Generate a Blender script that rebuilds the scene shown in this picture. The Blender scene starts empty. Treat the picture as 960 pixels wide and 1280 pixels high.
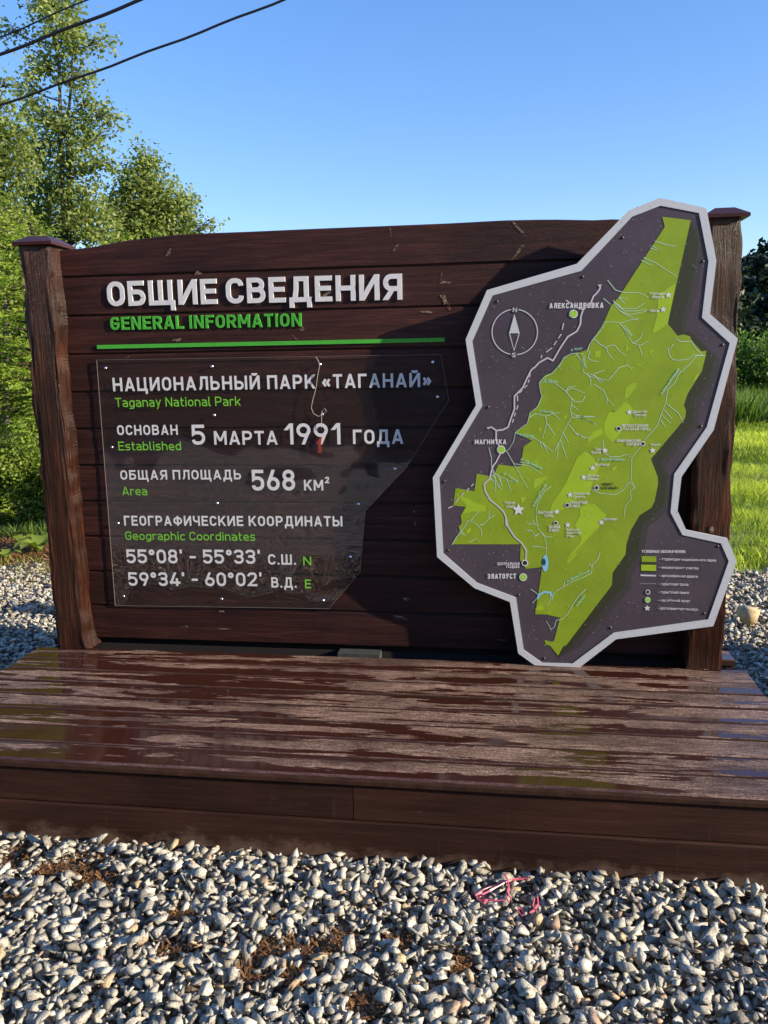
import bpy, bmesh, math, random
import numpy as np
from mathutils import Vector, Matrix, noise
from mathutils.geometry import tessellate_polygon
S = bpy.context.scene
COL = S.collection
R = math.radians
random.seed(7)
rng = np.random.default_rng(11)

# ------------------------------------------------------------------ camera
CAM_P = Vector((0, -3.3, 1.25))
F_PX = 988.56
CR = ((0.9909120360469535, 0.016449965343190577, 0.1335018181804616),      # rows: camera x, y(down), z(forward)
      (0.008340355838020909, 0.9830702850820666, -0.1830389386255277),     # columns: world X, world down, world Y
      (-0.1342526546544849, 0.1824889400179428, 0.9739989792034442))
right = Vector((CR[0][0], CR[0][2], -CR[0][1]))
down = Vector((CR[1][0], CR[1][2], -CR[1][1]))
fwd = Vector((CR[2][0], CR[2][2], -CR[2][1]))
cam_d = bpy.data.cameras.new('camera')
cam = bpy.data.objects.new('camera', cam_d)
COL.objects.link(cam)
m = Matrix((right, -down, -fwd)).transposed().to_4x4()
m.translation = CAM_P
cam.matrix_world = m
cam_d.sensor_fit = 'VERTICAL'
cam_d.sensor_height = 36
cam_d.lens = F_PX / 1280 * 36
cam_d.clip_start = 0.05
cam_d.clip_end = 2000
S.camera = cam
S.render.resolution_x = 768
S.render.resolution_y = 1024

# ------------------------------------------------------------------ light
SUN_AZ, SUN_EL = R(77), R(19.5)
sun_dir = Vector((math.sin(SUN_AZ) * math.cos(SUN_EL), -math.cos(SUN_AZ) * math.cos(SUN_EL), math.sin(SUN_EL)))
w = bpy.data.worlds.new('World')
S.world = w
w.use_nodes = True
nt = w.node_tree
bg = nt.nodes['Background']
sky = nt.nodes.new('ShaderNodeTexSky')
sky.sky_type = 'NISHITA'
sky.sun_disc = False
sky.sun_elevation = SUN_EL
sky.sun_rotation = math.atan2(sun_dir.x, sun_dir.y)
sky.air_density = 1.0
sky.dust_density = 0.3
sky.ozone_density = 3.0
hs = nt.nodes.new('ShaderNodeHueSaturation')      # the phone camera's richer blue
hs.inputs['Saturation'].default_value = 1.42
hs.inputs['Hue'].default_value = 0.516
gm_ = nt.nodes.new('ShaderNodeGamma')              # evens the zenith-to-horizon gradient
gm_.inputs['Gamma'].default_value = 0.72
nt.links.new(sky.outputs[0], gm_.inputs['Color'])
nt.links.new(gm_.outputs[0], hs.inputs['Color'])
nt.links.new(hs.outputs[0], bg.inputs[0])
bg.inputs[1].default_value = 0.15
sl = bpy.data.lights.new('sun', 'SUN')
sl.energy = 3.7
sl.angle = R(0.5)
sl.color = (1.0, 0.86, 0.66)
so = bpy.data.objects.new('sun', sl)
COL.objects.link(so)
so.rotation_euler = sun_dir.to_track_quat('Z', 'Y').to_euler()
S.view_settings.view_transform = 'Standard'
S.view_settings.look = 'None'
S.view_settings.exposure = 1.4
S.view_settings.gamma = 1
S.view_settings.use_curve_mapping = False
S.cycles.max_bounces = 6
S.cycles.transparent_max_bounces = 12

GZ = -0.288     # ground level; the deck top is z = 0


def ray(px, py):
    return right * ((px - 480) / F_PX) + down * ((py - 640) / F_PX) + fwd


def at(px, py, Y):                       # point of a plane parallel to the board
    r = ray(px, py)
    return CAM_P + r * ((Y - CAM_P.y) / r.y)


def gp(px, py, Z=GZ):                    # point of a horizontal plane
    r = ray(px, py)
    return CAM_P + r * ((Z - CAM_P.z) / r.z)


# ------------------------------------------------------------------ object helpers
def thing(name, label, cat, loc=(0, 0, 0), group=None):
    o = bpy.data.objects.new(name, None)
    COL.objects.link(o)
    o.location = loc
    o['label'] = label
    o['category'] = cat
    if group:
        o['group'] = group
    return o


def tag(o, label, cat=None, group=None, kind=None):
    if label:
        o['label'] = label
    if cat:
        o['category'] = cat
    if group:
        o['group'] = group
    if kind:
        o['kind'] = kind
    return o


def base_of(p):
    v = Vector((0, 0, 0))
    while p is not None:
        v += p.location
        p = p.parent
    return v


def link(name, me, mat=None, parent=None, smooth=False):
    """vertices are written in world space; they are shifted to the parent"""
    if mat is not None and not me.materials:
        me.materials.append(mat)
    if parent is not None:
        b = base_of(parent)
        if b.length:
            me.transform(Matrix.Translation(-b))
    if smooth:
        me.polygons.foreach_set('use_smooth', [True] * len(me.polygons))
    o = bpy.data.objects.new(name, me)
    COL.objects.link(o)
    if parent is not None:
        o.parent = parent
    return o


def pyd(name, verts, faces, mat, parent=None, smooth=False):
    me = bpy.data.meshes.new(name)
    me.from_pydata([tuple(v) for v in verts], [], faces)
    me.update()
    return link(name, me, mat, parent, smooth)


def np_mesh(name, V, Fc, mat, parent=None, tone=None, smooth=False):
    """V (n,3), Fc (m,k) same-size faces, tone per face"""
    me = bpy.data.meshes.new(name)
    k = Fc.shape[1]
    me.vertices.add(len(V))
    me.vertices.foreach_set('co', np.ascontiguousarray(V, dtype=np.float32).ravel())
    me.loops.add(Fc.size)
    me.loops.foreach_set('vertex_index', np.ascontiguousarray(Fc, dtype=np.int32).ravel())
    me.polygons.add(len(Fc))
    me.polygons.foreach_set('loop_start', np.arange(0, Fc.size, k, dtype=np.int32))
    me.update(calc_edges=True)
    if tone is not None:
        a = me.attributes.new('tone', 'FLOAT', 'FACE')
        a.data.foreach_set('value', np.ascontiguousarray(tone, dtype=np.float32))
    return link(name, me, mat, parent, smooth)


class MB:
    def __init__(s):
        s.v = []
        s.f = []

    def add(s, vs, fs):
        o = len(s.v)
        s.v += [tuple(v) for v in vs]
        s.f += [tuple(i + o for i in f) for f in fs]

    def box(s, x0, x1, y0, y1, z0, z1):
        s.add([(x0, y0, z0), (x1, y0, z0), (x1, y1, z0), (x0, y1, z0), (x0, y0, z1), (x1, y0, z1), (x1, y1, z1), (x0, y1, z1)],
              [(0, 3, 2, 1), (4, 5, 6, 7), (0, 1, 5, 4), (1, 2, 6, 5), (2, 3, 7, 6), (3, 0, 4, 7)])

    def poly(s, pts, y_front, y_back=None):
        """flat polygon in an XZ plane facing -Y, extruded back to y_back"""
        n = len(pts)
        area = sum(pts[i][0] * pts[(i + 1) % n][1] - pts[(i + 1) % n][0] * pts[i][1] for i in range(n))
        if area < 0:
            pts = pts[::-1]
        tri = tessellate_polygon([[Vector((p[0], p[1], 0)) for p in pts]])
        vs = [(p[0], y_front, p[1]) for p in pts]
        fs = []
        for t in tri:
            a, b, c = (pts[i] for i in t)
            if (b[0] - a[0]) * (c[1] - a[1]) - (c[0] - a[0]) * (b[1] - a[1]) < 0:
                t = t[::-1]
            fs.append(tuple(t))
        if y_back is not None:
            vs += [(p[0], y_back, p[1]) for p in pts]
            fs += [tuple(i + n for i in t[::-1]) for t in fs]
            fs += [((i + 1) % n, i, i + n, (i + 1) % n + n) for i in range(n)]
        s.add(vs, fs)

    def ribbon(s, pts, wd, y_front, y_back=None, closed=False, taper=0):
        """constant width strip along a 2D path (x, z)"""
        P = [Vector(p) for p in pts]
        n = len(P)
        if n < 2:
            return
        L, Rr = [], []
        for i in range(n):
            if closed:
                a, b = (P[i] - P[i - 1]), (P[(i + 1) % n] - P[i])
            else:
                a = P[i] - P[i - 1] if i else P[1] - P[0]
                b = P[i + 1] - P[i] if i < n - 1 else P[i] - P[i - 1]
            a = a.normalized() if a.length else b.normalized()
            b = b.normalized() if b.length else a
            na, nb = Vector((-a.y, a.x)), Vector((-b.y, b.x))
            q = na + nb
            q = q.normalized() if q.length > 1e-6 else na
            c = max(0.5, q.dot(na))
            ww = wd * (1 - taper * i / (n - 1)) / 2 / c
            L.append(P[i] + q * ww)
            Rr.append(P[i] - q * ww)
        m_ = n if closed else n - 1
        vs = [(p.x, y_front, p.y) for p in L] + [(p.x, y_front, p.y) for p in Rr]
        fs = [(i, i + n, (i + 1) % n + n, (i + 1) % n) for i in range(m_)]
        if y_back is not None:
            k = 2 * n
            vs += [(p.x, y_back, p.y) for p in L] + [(p.x, y_back, p.y) for p in Rr]
            for i in range(m_):
                j = (i + 1) % n
                fs += [(i, j, j + k, i + k), (j + n, i + n, i + n + k, j + n + k)]
            if not closed:
                fs += [(0, k, k + n, n), (n - 1, 2 * n - 1, k + 2 * n - 1, k + n - 1)]
        s.add(vs, fs)

    def tube(s, pts, radii, n=6, cap=True):
        P = [Vector(p) for p in pts]
        if not hasattr(radii, '__len__'):
            radii = [radii] * len(P)
        vs, fs = [], []
        for i, p in enumerate(P):
            d = (P[min(i + 1, len(P) - 1)] - P[max(i - 1, 0)])
            d = d.normalized() if d.length else Vector((0, 0, 1))
            up = Vector((0, 0, 1)) if abs(d.z) < 0.9 else Vector((1, 0, 0))
            a = d.cross(up).normalized()
            b = d.cross(a)
            for k in range(n):
                t = 2 * math.pi * k / n
                vs.append(p + (a * math.cos(t) + b * math.sin(t)) * radii[i])
        for i in range(len(P) - 1):
            for k in range(n):
                fs.append((i * n + k, i * n + (k + 1) % n, (i + 1) * n + (k + 1) % n, (i + 1) * n + k))
        if cap:
            fs.append(tuple(range(n))[::-1])
            fs.append(tuple((len(P) - 1) * n + k for k in range(n)))
        s.add(vs, fs)

    def build(s, name, mat, parent=None, smooth=False):
        return pyd(name, s.v, s.f, mat, parent, smooth)


# ------------------------------------------------------------------ materials
def new_mat(name):
    mt = bpy.data.materials.new(name)
    mt.use_nodes = True
    n = mt.node_tree
    b = n.nodes['Principled BSDF']
    return mt, n, b


def N(n, t, **kw):
    x = n.nodes.new(t)
    for k, v in kw.items():
        if k in x.inputs.keys():
            x.inputs[k].default_value = v
        else:
            setattr(x, k, v)
    return x


def ramp(n, fac, stops):
    r = n.nodes.new('ShaderNodeValToRGB')
    e = r.color_ramp.elements
    while len(e) < len(stops):
        e.new(0.5)
    for i, (p, c) in enumerate(stops):
        e[i].position = p
        e[i].color = (*c, 1) if len(c) == 3 else c
    n.links.new(fac, r.inputs[0])
    return r.outputs[0]


def coords(n, scale, loc_random=True):
    g = N(n, 'ShaderNodeNewGeometry')
    mp = N(n, 'ShaderNodeMapping')
    mp.inputs['Scale'].default_value = scale
    if loc_random:
        oi = N(n, 'ShaderNodeObjectInfo')
        mul = N(n, 'ShaderNodeVectorMath', operation='SCALE')
        mul.inputs[0].default_value = (31, 17, 23)
        n.links.new(oi.outputs['Random'], mul.inputs['Scale'])
        n.links.new(mul.outputs[0], mp.inputs['Location'])
    n.links.new(g.outputs['Position'], mp.inputs['Vector'])
    return mp.outputs[0]


def mixc(n, fac, a, b, mode='MIX'):
    x = N(n, 'ShaderNodeMix', data_type='RGBA', blend_type=mode)
    for s_, v in ((0, fac), (6, a), (7, b)):
        if hasattr(v, 'links') or hasattr(v, 'is_linked'):
            n.links.new(v, x.inputs[s_])
        elif s_ == 0:
            x.inputs[0].default_value = v
        else:
            x.inputs[s_].default_value = (*v, 1)
    return x.outputs[2]


def math_(n, op, a, b=None, clamp=False):
    x = N(n, 'ShaderNodeMath', operation=op)
    x.use_clamp = clamp
    for i, v in enumerate((a, b)):
        if v is None:
            continue
        if hasattr(v, 'is_linked'):
            n.links.new(v, x.inputs[i])
        else:
            x.inputs[i].default_value = v
    return x.outputs[0]


def noise_(n, vec, sc, det=4, rough=0.55, dist=0):
    x = N(n, 'ShaderNodeTexNoise')
    x.inputs['Scale'].default_value = sc
    x.inputs['Detail'].default_value = det
    x.inputs['Roughness'].default_value = rough
    x.inputs['Distortion'].default_value = dist
    n.links.new(vec, x.inputs['Vector'])
    return x.outputs['Fac']


def bump(n, h, strength, dist, nrm=None):
    x = N(n, 'ShaderNodeBump')
    x.inputs['Strength'].default_value = strength
    x.inputs['Distance'].default_value = dist
    n.links.new(h, x.inputs['Height'])
    if nrm is not None:
        n.links.new(nrm, x.inputs['Normal'])
    return x.outputs[0]


def flat(name, col, rough=0.5, spec=0.5, metallic=0, var=0.0, vscale=60):
    mt, n, b = new_mat(name)
    b.inputs['Base Color'].default_value = (*col, 1)
    b.inputs['Roughness'].default_value = rough
    b.inputs['Specular IOR Level'].default_value = spec
    b.inputs['Metallic'].default_value = metallic
    if var:
        v = noise_(n, coords(n, (1, 1, 1), False), vscale, 3)
        c = ramp(n, v, [(0.3, tuple(x * (1 - var) for x in col)), (0.7, tuple(min(1, x * (1 + var)) for x in col))])
        n.links.new(c, b.inputs['Base Color'])
    return mt


def wood(name, scale, c0, c1, c2, rough=(0.3, 0.55), bmp=0.35, specks=False, spec=0.25, fibk=(1.7, 1.6, 1.5)):
    """stained timber: grain stretched along the board"""
    mt, n, b = new_mat(name)
    b.inputs['Specular IOR Level'].default_value = spec
    v = coords(n, scale)
    g1 = noise_(n, v, 1.0, 6, 0.6, 0.6)
    g2 = noise_(n, v, 4.0, 5, 0.65, 0.3)
    big = noise_(n, coords(n, (1, 1, 1)), 3.0, 3, 0.5)
    f = math_(n, 'ADD', math_(n, 'MULTIPLY', g1, 0.6), math_(n, 'MULTIPLY', g2, 0.4))
    c = ramp(n, f, [(0.3, c0), (0.52, c1), (0.72, c2)])
    tone = ramp(n, big, [(0.3, (0.72, 0.72, 0.72)), (0.7, (1.25, 1.2, 1.15))])
    c = mixc(n, 1.0, c, tone, 'MULTIPLY')
    oi = N(n, 'ShaderNodeObjectInfo')
    tn = ramp(n, oi.outputs['Random'], [(0, (0.8, 0.8, 0.82)), (1, (1.2, 1.15, 1.1))])
    c = mixc(n, 1.0, c, tn, 'MULTIPLY')
    # worn paler fibres
    fib = noise_(n, v, 9.0, 3, 0.7)
    fm = ramp(n, fib, [(0.66, (0, 0, 0)), (0.78, (1, 1, 1))])
    c = mixc(n, math_(n, 'MULTIPLY', fm, 0.35), c, (c2[0] * fibk[0], c2[1] * fibk[1], c2[2] * fibk[2]))
    n.links.new(c, b.inputs['Base Color'])
    r = N(n, 'ShaderNodeMapRange')
    r.inputs['To Min'].default_value = rough[0]
    r.inputs['To Max'].default_value = rough[1]
    n.links.new(g2, r.inputs['Value'])
    n.links.new(r.outputs[0], b.inputs['Roughness'])
    h = math_(n, 'ADD', math_(n, 'MULTIPLY', g2, 0.5), math_(n, 'MULTIPLY', noise_(n, v, 14.0, 3, 0.6), 0.5))
    if specks:
        h = math_(n, 'ADD', h, math_(n, 'MULTIPLY', g1, 1.6))
        n.links.new(bump(n, h, bmp, 0.007), b.inputs['Normal'])
    else:
        n.links.new(bump(n, h, bmp, 0.006), b.inputs['Normal'])
    return mt


M_plank = wood('stained_plank', (2.2, 20, 42), (0.009, 0.0034, 0.0030), (0.034, 0.0112, 0.0088), (0.074, 0.0275, 0.0205), (0.42, 0.62), 0.6, fibk=(1.6, 1.7, 1.7))
M_riser = wood('stained_riser', (1.6, 20, 30), (0.018, 0.0075, 0.0058), (0.033, 0.0145, 0.0105), (0.052, 0.025, 0.018), (0.45, 0.7), 0.35, spec=0.15)
M_post = wood('hewn_post', (60, 60, 2.2), (0.004, 0.0014, 0.0009), (0.027, 0.0078, 0.0036), (0.125, 0.040, 0.0150), (0.24, 0.40), 0.8, specks=True, spec=0.24, fibk=(1.5, 1.5, 1.5))
nn = M_riser.node_tree
bb = nn.nodes['Principled BSDF']
lk = bb.inputs['Base Color'].links[0].from_socket
gg = N(nn, 'ShaderNodeNewGeometry')
ss = N(nn, 'ShaderNodeSeparateXYZ')
nn.links.new(gg.outputs['Position'], ss.inputs[0])
dn = noise_(nn, coords(nn, (9, 9, 14), False), 1.0, 5, 0.65)
zr = N(nn, 'ShaderNodeMapRange')
zr.inputs['From Min'].default_value = -0.275
zr.inputs['From Max'].default_value = -0.20
zr.inputs['To Min'].default_value = 0.25
zr.inputs['To Max'].default_value = -0.12
nn.links.new(ss.outputs['Z'], zr.inputs['Value'])
dm = ramp(nn, math_(nn, 'ADD', dn, zr.outputs[0]), [(0.55, (0, 0, 0)), (0.8, (1, 1, 1))])
run = noise_(nn, coords(nn, (55, 55, 2.5), False), 1.0, 4, 0.7)
rm = ramp(nn, run, [(0.64, (0, 0, 0)), (0.74, (1, 1, 1))])
cc_ = mixc(nn, math_(nn, 'MULTIPLY', rm, 0.35), lk, (0.10, 0.062, 0.048))
cc_ = mixc(nn, math_(nn, 'MULTIPLY', dm, 0.55), cc_, (0.17, 0.115, 0.085))
nn.links.new(cc_, bb.inputs['Base Color'])
M_cap = wood('cap_wood', (5, 20, 20), (0.03, 0.010, 0.009), (0.06, 0.020, 0.017), (0.085, 0.030, 0.025), (0.25, 0.45), 0.3)


def deck_mat():
    mt, n, b = new_mat('wet_deck')
    v = coords(n, (1.6, 15, 1))
    n1 = noise_(n, v, 1.0, 7, 0.62, 0.5)
    v2 = coords(n, (5, 34, 1))
    n2 = noise_(n, v2, 1.0, 5, 0.6, 0.4)
    f = math_(n, 'ADD', math_(n, 'MULTIPLY', n1, 0.78), math_(n, 'MULTIPLY', n2, 0.22))
    g = N(n, 'ShaderNodeNewGeometry')
    sx = N(n, 'ShaderNodeSeparateXYZ')
    n.links.new(g.outputs['Position'], sx.inputs[0])
    # the left part stays wetter
    bias = N(n, 'ShaderNodeMapRange')
    bias.inputs['From Min'].default_value = -2.0
    bias.inputs['From Max'].default_value = 1.0
    bias.inputs['To Min'].default_value = 0.045
    bias.inputs['To Max'].default_value = -0.05
    n.links.new(sx.outputs['X'], bias.inputs['Value'])
    f = math_(n, 'ADD', f, bias.outputs[0])
    # water pools along the dished middle of every board
    ph = math_(n, 'SINE', math_(n, 'MULTIPLY', math_(n, 'ADD', sx.outputs['Y'], 1.10), 6.2832 / 0.1275))
    f = math_(n, 'ADD', f, math_(n, 'MULTIPLY', ph, 0.045))
    wet = ramp(n, f, [(0.497, (0, 0, 0)), (0.507, (1, 1, 1))])
    sn = N(n, 'ShaderNodeSeparateXYZ')
    n.links.new(g.outputs['Normal'], sn.inputs[0])
    wet = math_(n, 'MULTIPLY', wet, ramp(n, sn.outputs['Z'], [(0.80, (0, 0, 0)), (0.97, (1, 1, 1))]))
    gr = noise_(n, coords(n, (14, 160, 1)), 1.0, 5, 0.7)
    gr2 = noise_(n, coords(n, (1, 1, 1)), 170.0, 2, 0.7)
    gf = math_(n, 'ADD', math_(n, 'MULTIPLY', gr, 0.6), math_(n, 'MULTIPLY', gr2, 0.4))
    dry = ramp(n, gf, [(0.34, (0.036, 0.017, 0.012)), (0.5, (0.105, 0.060, 0.044)), (0.63, (0.27, 0.19, 0.145))])
    crust = noise_(n, coords(n, (2.2, 7, 1)), 1.0, 4, 0.6)
    fl = noise_(n, coords(n, (30, 90, 1)), 3.0, 3, 0.8)
    dry = mixc(n, ramp(n, fl, [(0.60, (0, 0, 0)), (0.68, (1, 1, 1))]), dry, (0.42, 0.33, 0.26))  # bright flecks, sun glints of the dry boards put into the colour
    dry = mixc(n, 1.0, dry, ramp(n, crust, [(0.35, (0.6, 0.55, 0.53)), (0.62, (1.6, 1.6, 1.55))]), 'MULTIPLY')  # crust patches, bright end lifted to paint in more of the glints
    wetc = ramp(n, gr, [(0.3, (0.028, 0.0085, 0.0050)), (0.7, (0.050, 0.016, 0.0100))])
    top_ = ramp(n, sn.outputs['Z'], [(0.72, (0, 0, 0)), (0.93, (1, 1, 1))])
    side = ramp(n, gr, [(0.3, (0.022, 0.010, 0.007)), (0.7, (0.055, 0.028, 0.020))])      # dark riser brown on the board edges, also darkens the seams
    n.links.new(mixc(n, top_, side, mixc(n, wet, dry, wetc)), b.inputs['Base Color'])
    r = math_(n, 'SUBTRACT', 0.55, math_(n, 'MULTIPLY', wet, 0.46))
    n.links.new(r, b.inputs['Roughness'])
    n.links.new(math_(n, 'MULTIPLY', math_(n, 'ADD', 0.35, math_(n, 'MULTIPLY', wet, 0.25)), math_(n, 'ADD', 0.25, math_(n, 'MULTIPLY', top_, 0.75))), b.inputs['Specular IOR Level'])
    dryb = math_(n, 'SUBTRACT', 1.0, wet)
    h = math_(n, 'MULTIPLY', math_(n, 'ADD', gf, 0.35), math_(n, 'ADD', dryb, 0.03))
    n.links.new(bump(n, h, 0.5, 0.004), b.inputs['Normal'])
    return mt


M_deck = deck_mat()
M_white = flat('white_letter', (0.62, 0.62, 0.63), 0.42, var=0.05)
M_green = flat('green_letter', (0.065, 0.37, 0.04), 0.4, var=0.08)
M_green_txt = flat('green_print', (0.16, 0.50, 0.035), 0.5)
M_border = flat('pale_border', (0.50, 0.52, 0.55), 0.45, var=0.05, vscale=200)
M_panel = flat('map_ground', (0.062, 0.047, 0.062), 0.42, var=0.14, vscale=6)
M_park = flat('park_green', (0.22, 0.32, 0.012), 0.45, var=0.12, vscale=7)
M_high = flat('highland_green', (0.30, 0.45, 0.015), 0.45, var=0.08, vscale=9)
M_pshade = flat('printed_dark_olive', (0.030, 0.034, 0.014), 0.45)
M_pshade2 = flat('printed_olive_fade', (0.043, 0.038, 0.036), 0.45)
M_river = flat('river_print', (0.46, 0.66, 0.50), 0.5)
M_rivern = flat('river_name_print', (0.30, 0.60, 0.42), 0.5)
M_road = flat('road_print', (0.52, 0.47, 0.52), 0.5)
M_lake = flat('lake_print', (0.22, 0.50, 0.72), 0.4)
M_lake2 = flat('lake_dark_print', (0.01, 0.05, 0.08), 0.4)
M_dot = flat('dot_green', (0.30, 0.56, 0.05), 0.4)
M_black = flat('black_print', (0.012, 0.012, 0.010), 0.5)
M_metal = flat('screw_metal', (0.75, 0.75, 0.76), 0.22, metallic=1.0)
M_dkmetal = flat('dark_screw', (0.05, 0.035, 0.03), 0.4, metallic=0.6)
M_grey = flat('shaded_foam', (0.035, 0.038, 0.035), 0.8, var=0.3)  # foam block, its shade under the board put into the dark colour
M_knot = flat('bare_knot', (0.17, 0.115, 0.075), 0.75, var=0.7, vscale=230)
M_cable = flat('cable_rubber', (0.008, 0.008, 0.014), 0.5)
M_pink = flat('pink_plastic', (0.62, 0.12, 0.18), 0.35, var=0.2)
M_red = flat('red_plastic', (0.26, 0.03, 0.015), 0.6, var=.4, vscale=150)
M_string = flat('pale_string', (0.45, 0.42, 0.37), 0.7)
def knot_mat():
    mt, n, b = new_mat('bare_knot')
    out = n.nodes['Material Output']
    v = coords(n, (1, 1, 1), False)
    f = noise_(n, v, 150, 5, 0.75, 0.6)
    c = ramp(n, f, [(0.35, (0.05, 0.028, 0.02)), (0.5, (0.17, 0.115, 0.075)), (0.65, (0.34, 0.26, 0.18))])
    n.links.new(c, b.inputs['Base Color'])
    b.inputs['Roughness'].default_value = 0.8
    t = N(n, 'ShaderNodeBsdfTransparent')
    mx = N(n, 'ShaderNodeMixShader')
    g = noise_(n, coords(n, (40, 40, 90), False), 1.6, 4, 0.7, 0.8)
    n.links.new(ramp(n, g, [(0.46, (0, 0, 0)), (0.53, (1, 1, 1))]), mx.inputs[0])
    n.links.new(t.outputs[0], mx.inputs[1])
    n.links.new(b.outputs[0], mx.inputs[2])
    n.links.new(mx.outputs[0], out.inputs[0])
    return mt


M_knot = knot_mat()
M_shadow_wood = flat('shadow_wood', (0.01, 0.007, 0.006), 0.8)  # near-black wood, the shade of the gaps is put into its colour


def acrylic_mat():
    mt, n, b = new_mat('clear_acrylic')
    out = n.nodes['Material Output']
    n.nodes.remove(b)
    tr = N(n, 'ShaderNodeBsdfTransparent')
    tr.inputs[0].default_value = (0.97, 0.97, 0.97, 1)
    gl = N(n, 'ShaderNodeBsdfGlossy')
    gl.inputs['Roughness'].default_value = 0.015
    ge = N(n, 'ShaderNodeNewGeometry')
    dt = N(n, 'ShaderNodeVectorMath', operation='DOT_PRODUCT')
    n.links.new(ge.outputs['Normal'], dt.inputs[0])
    n.links.new(ge.outputs['Incoming'], dt.inputs[1])
    cs = math_(n, 'ABSOLUTE', dt.outputs['Value'])
    frs = math_(n, 'ADD', 0.07, math_(n, 'MULTIPLY', math_(n, 'POWER', math_(n, 'SUBTRACT', 1.0, cs), 5.0), 0.93))
    v = coords(n, (1, 1, 1), False)
    h = noise_(n, v, 2.6, 2, 0.4, 0.4)
    bn = bump(n, h, 0.8, 0.022)
    n.links.new(bn, gl.inputs['Normal'])
    dust = noise_(n, v, 300, 2, 0.7)
    df = N(n, 'ShaderNodeBsdfDiffuse')
    df.inputs[0].default_value = (0.34, 0.29, 0.25, 1)
    mx = N(n, 'ShaderNodeMixShader')
    n.links.new(frs, mx.inputs[0])
    n.links.new(tr.outputs[0], mx.inputs[1])
    n.links.new(gl.outputs[0], mx.inputs[2])
    m2 = N(n, 'ShaderNodeMixShader')
    n.links.new(math_(n, 'MULTIPLY', dust, 0.05), m2.inputs[0])
    n.links.new(mx.outputs[0], m2.inputs[1])
    n.links.new(df.outputs[0], m2.inputs[2])
    n.links.new(m2.outputs[0], out.inputs[0])
    return mt


M_acrylic = acrylic_mat()
M_acedge = flat('acrylic_edge', (0.14, 0.13, 0.12), 0.35)


def drop_mat():
    mt, n, b = new_mat('water')
    b.inputs['Base Color'].default_value = (0.45, 0.47, 0.5, 1)
    b.inputs['Roughness'].default_value = 0.03
    b.inputs['Transmission Weight'].default_value = 0.25
    b.inputs['IOR'].default_value = 1.33
    return mt


M_water = drop_mat()


def stone_mat(name='crushed_stone', bright=1.0):
    mt, n, b = new_mat(name)
    a = N(n, 'ShaderNodeAttribute', attribute_name='tone')
    k = bright
    c = ramp(n, a.outputs['Fac'], [(0.0, (0.21 * k, 0.195 * k, 0.165 * k)), (0.25, (0.36 * k, 0.34 * k, 0.285 * k)), (0.7, (0.52 * k, 0.495 * k, 0.42 * k)),
                                  (0.9, (0.66 * k, 0.62 * k, 0.51 * k)), (0.93, (0.52 * k, 0.40 * k, 0.23 * k)), (1.0, (0.42 * k, 0.29 * k, 0.22 * k))])
    v = coords(n, (1, 1, 1), False)
    s1 = noise_(n, v, 210, 4, 0.8)
    sp = ramp(n, s1, [(0.38, (0.35, 0.35, 0.36)), (0.5, (1, 1, 1)), (0.66, (1.2, 1.2, 1.2))])
    c = mixc(n, 0.8, c, sp, 'MULTIPLY')
    s2 = noise_(n, v, 60, 3, 0.6)
    sp2 = ramp(n, s2, [(0.35, (0.78, 0.77, 0.74)), (0.6, (1.05, 1.05, 1.05))])
    c = mixc(n, 1.0, c, sp2, 'MULTIPLY')
    n.links.new(c, b.inputs['Base Color'])
    b.inputs['Roughness'].default_value = 0.75
    b.inputs['Specular IOR Level'].default_value = 0.3
    h = noise_(n, v, 160, 4, 0.65)
    n.links.new(bump(n, h, 0.8, 0.004), b.inputs['Normal'])
    return mt


M_stone = stone_mat()


def leaf_mat(name, c0, c1, trans=0.4, rough=0.5):
    mt, n, b = new_mat(name)
    out = n.nodes['Material Output']
    a = N(n, 'ShaderNodeAttribute', attribute_name='tone')
    c = ramp(n, a.outputs['Fac'], [(0.0, c0), (1.0, c1)])
    n.links.new(c, b.inputs['Base Color'])
    b.inputs['Roughness'].default_value = rough
    b.inputs['Specular IOR Level'].default_value = 0.35
    t = N(n, 'ShaderNodeBsdfTranslucent')
    tc = mixc(n, 1.0, c, (1.25, 1.45, 0.6), 'MULTIPLY')
    n.links.new(tc, t.inputs[0])
    mx = N(n, 'ShaderNodeMixShader')
    mx.inputs[0].default_value = trans
    n.links.new(b.outputs[0], mx.inputs[1])
    n.links.new(t.outputs[0], mx.inputs[2])
    n.links.new(mx.outputs[0], out.inputs[0])
    return mt


M_birch = leaf_mat('birch_leaf', (0.10, 0.14, 0.032), (0.32, 0.37, 0.12))
M_larch = leaf_mat('fresh_needle', (0.10, 0.17, 0.015), (0.33, 0.44, 0.05))
M_shrub = leaf_mat('shrub_leaf', (0.07, 0.13, 0.018), (0.28, 0.36, 0.06))
M_dark = leaf_mat('dark_needle', (0.012, 0.026, 0.014), (0.045, 0.07, 0.034), 0.15)
M_grass = leaf_mat('grass_blade', (0.10, 0.17, 0.016), (0.50, 0.55, 0.10), 0.45)
M_weed = leaf_mat('tall_weed', (0.05, 0.11, 0.025), (0.16, 0.26, 0.05), 0.35)
M_litter = leaf_mat('needle_litter', (0.06, 0.026, 0.010), (0.28, 0.14, 0.055), 0.1, 0.8)
M_bark = wood('bark', (30, 30, 5), (0.03, 0.026, 0.022), (0.075, 0.065, 0.055), (0.17, 0.155, 0.135), (0.7, 0.9), 0.6)
M_barkd = wood('dark_bark', (30, 30, 5), (0.02, 0.014, 0.01), (0.045, 0.032, 0.022), (0.08, 0.06, 0.045), (0.8, 0.95), 0.6)


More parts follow.
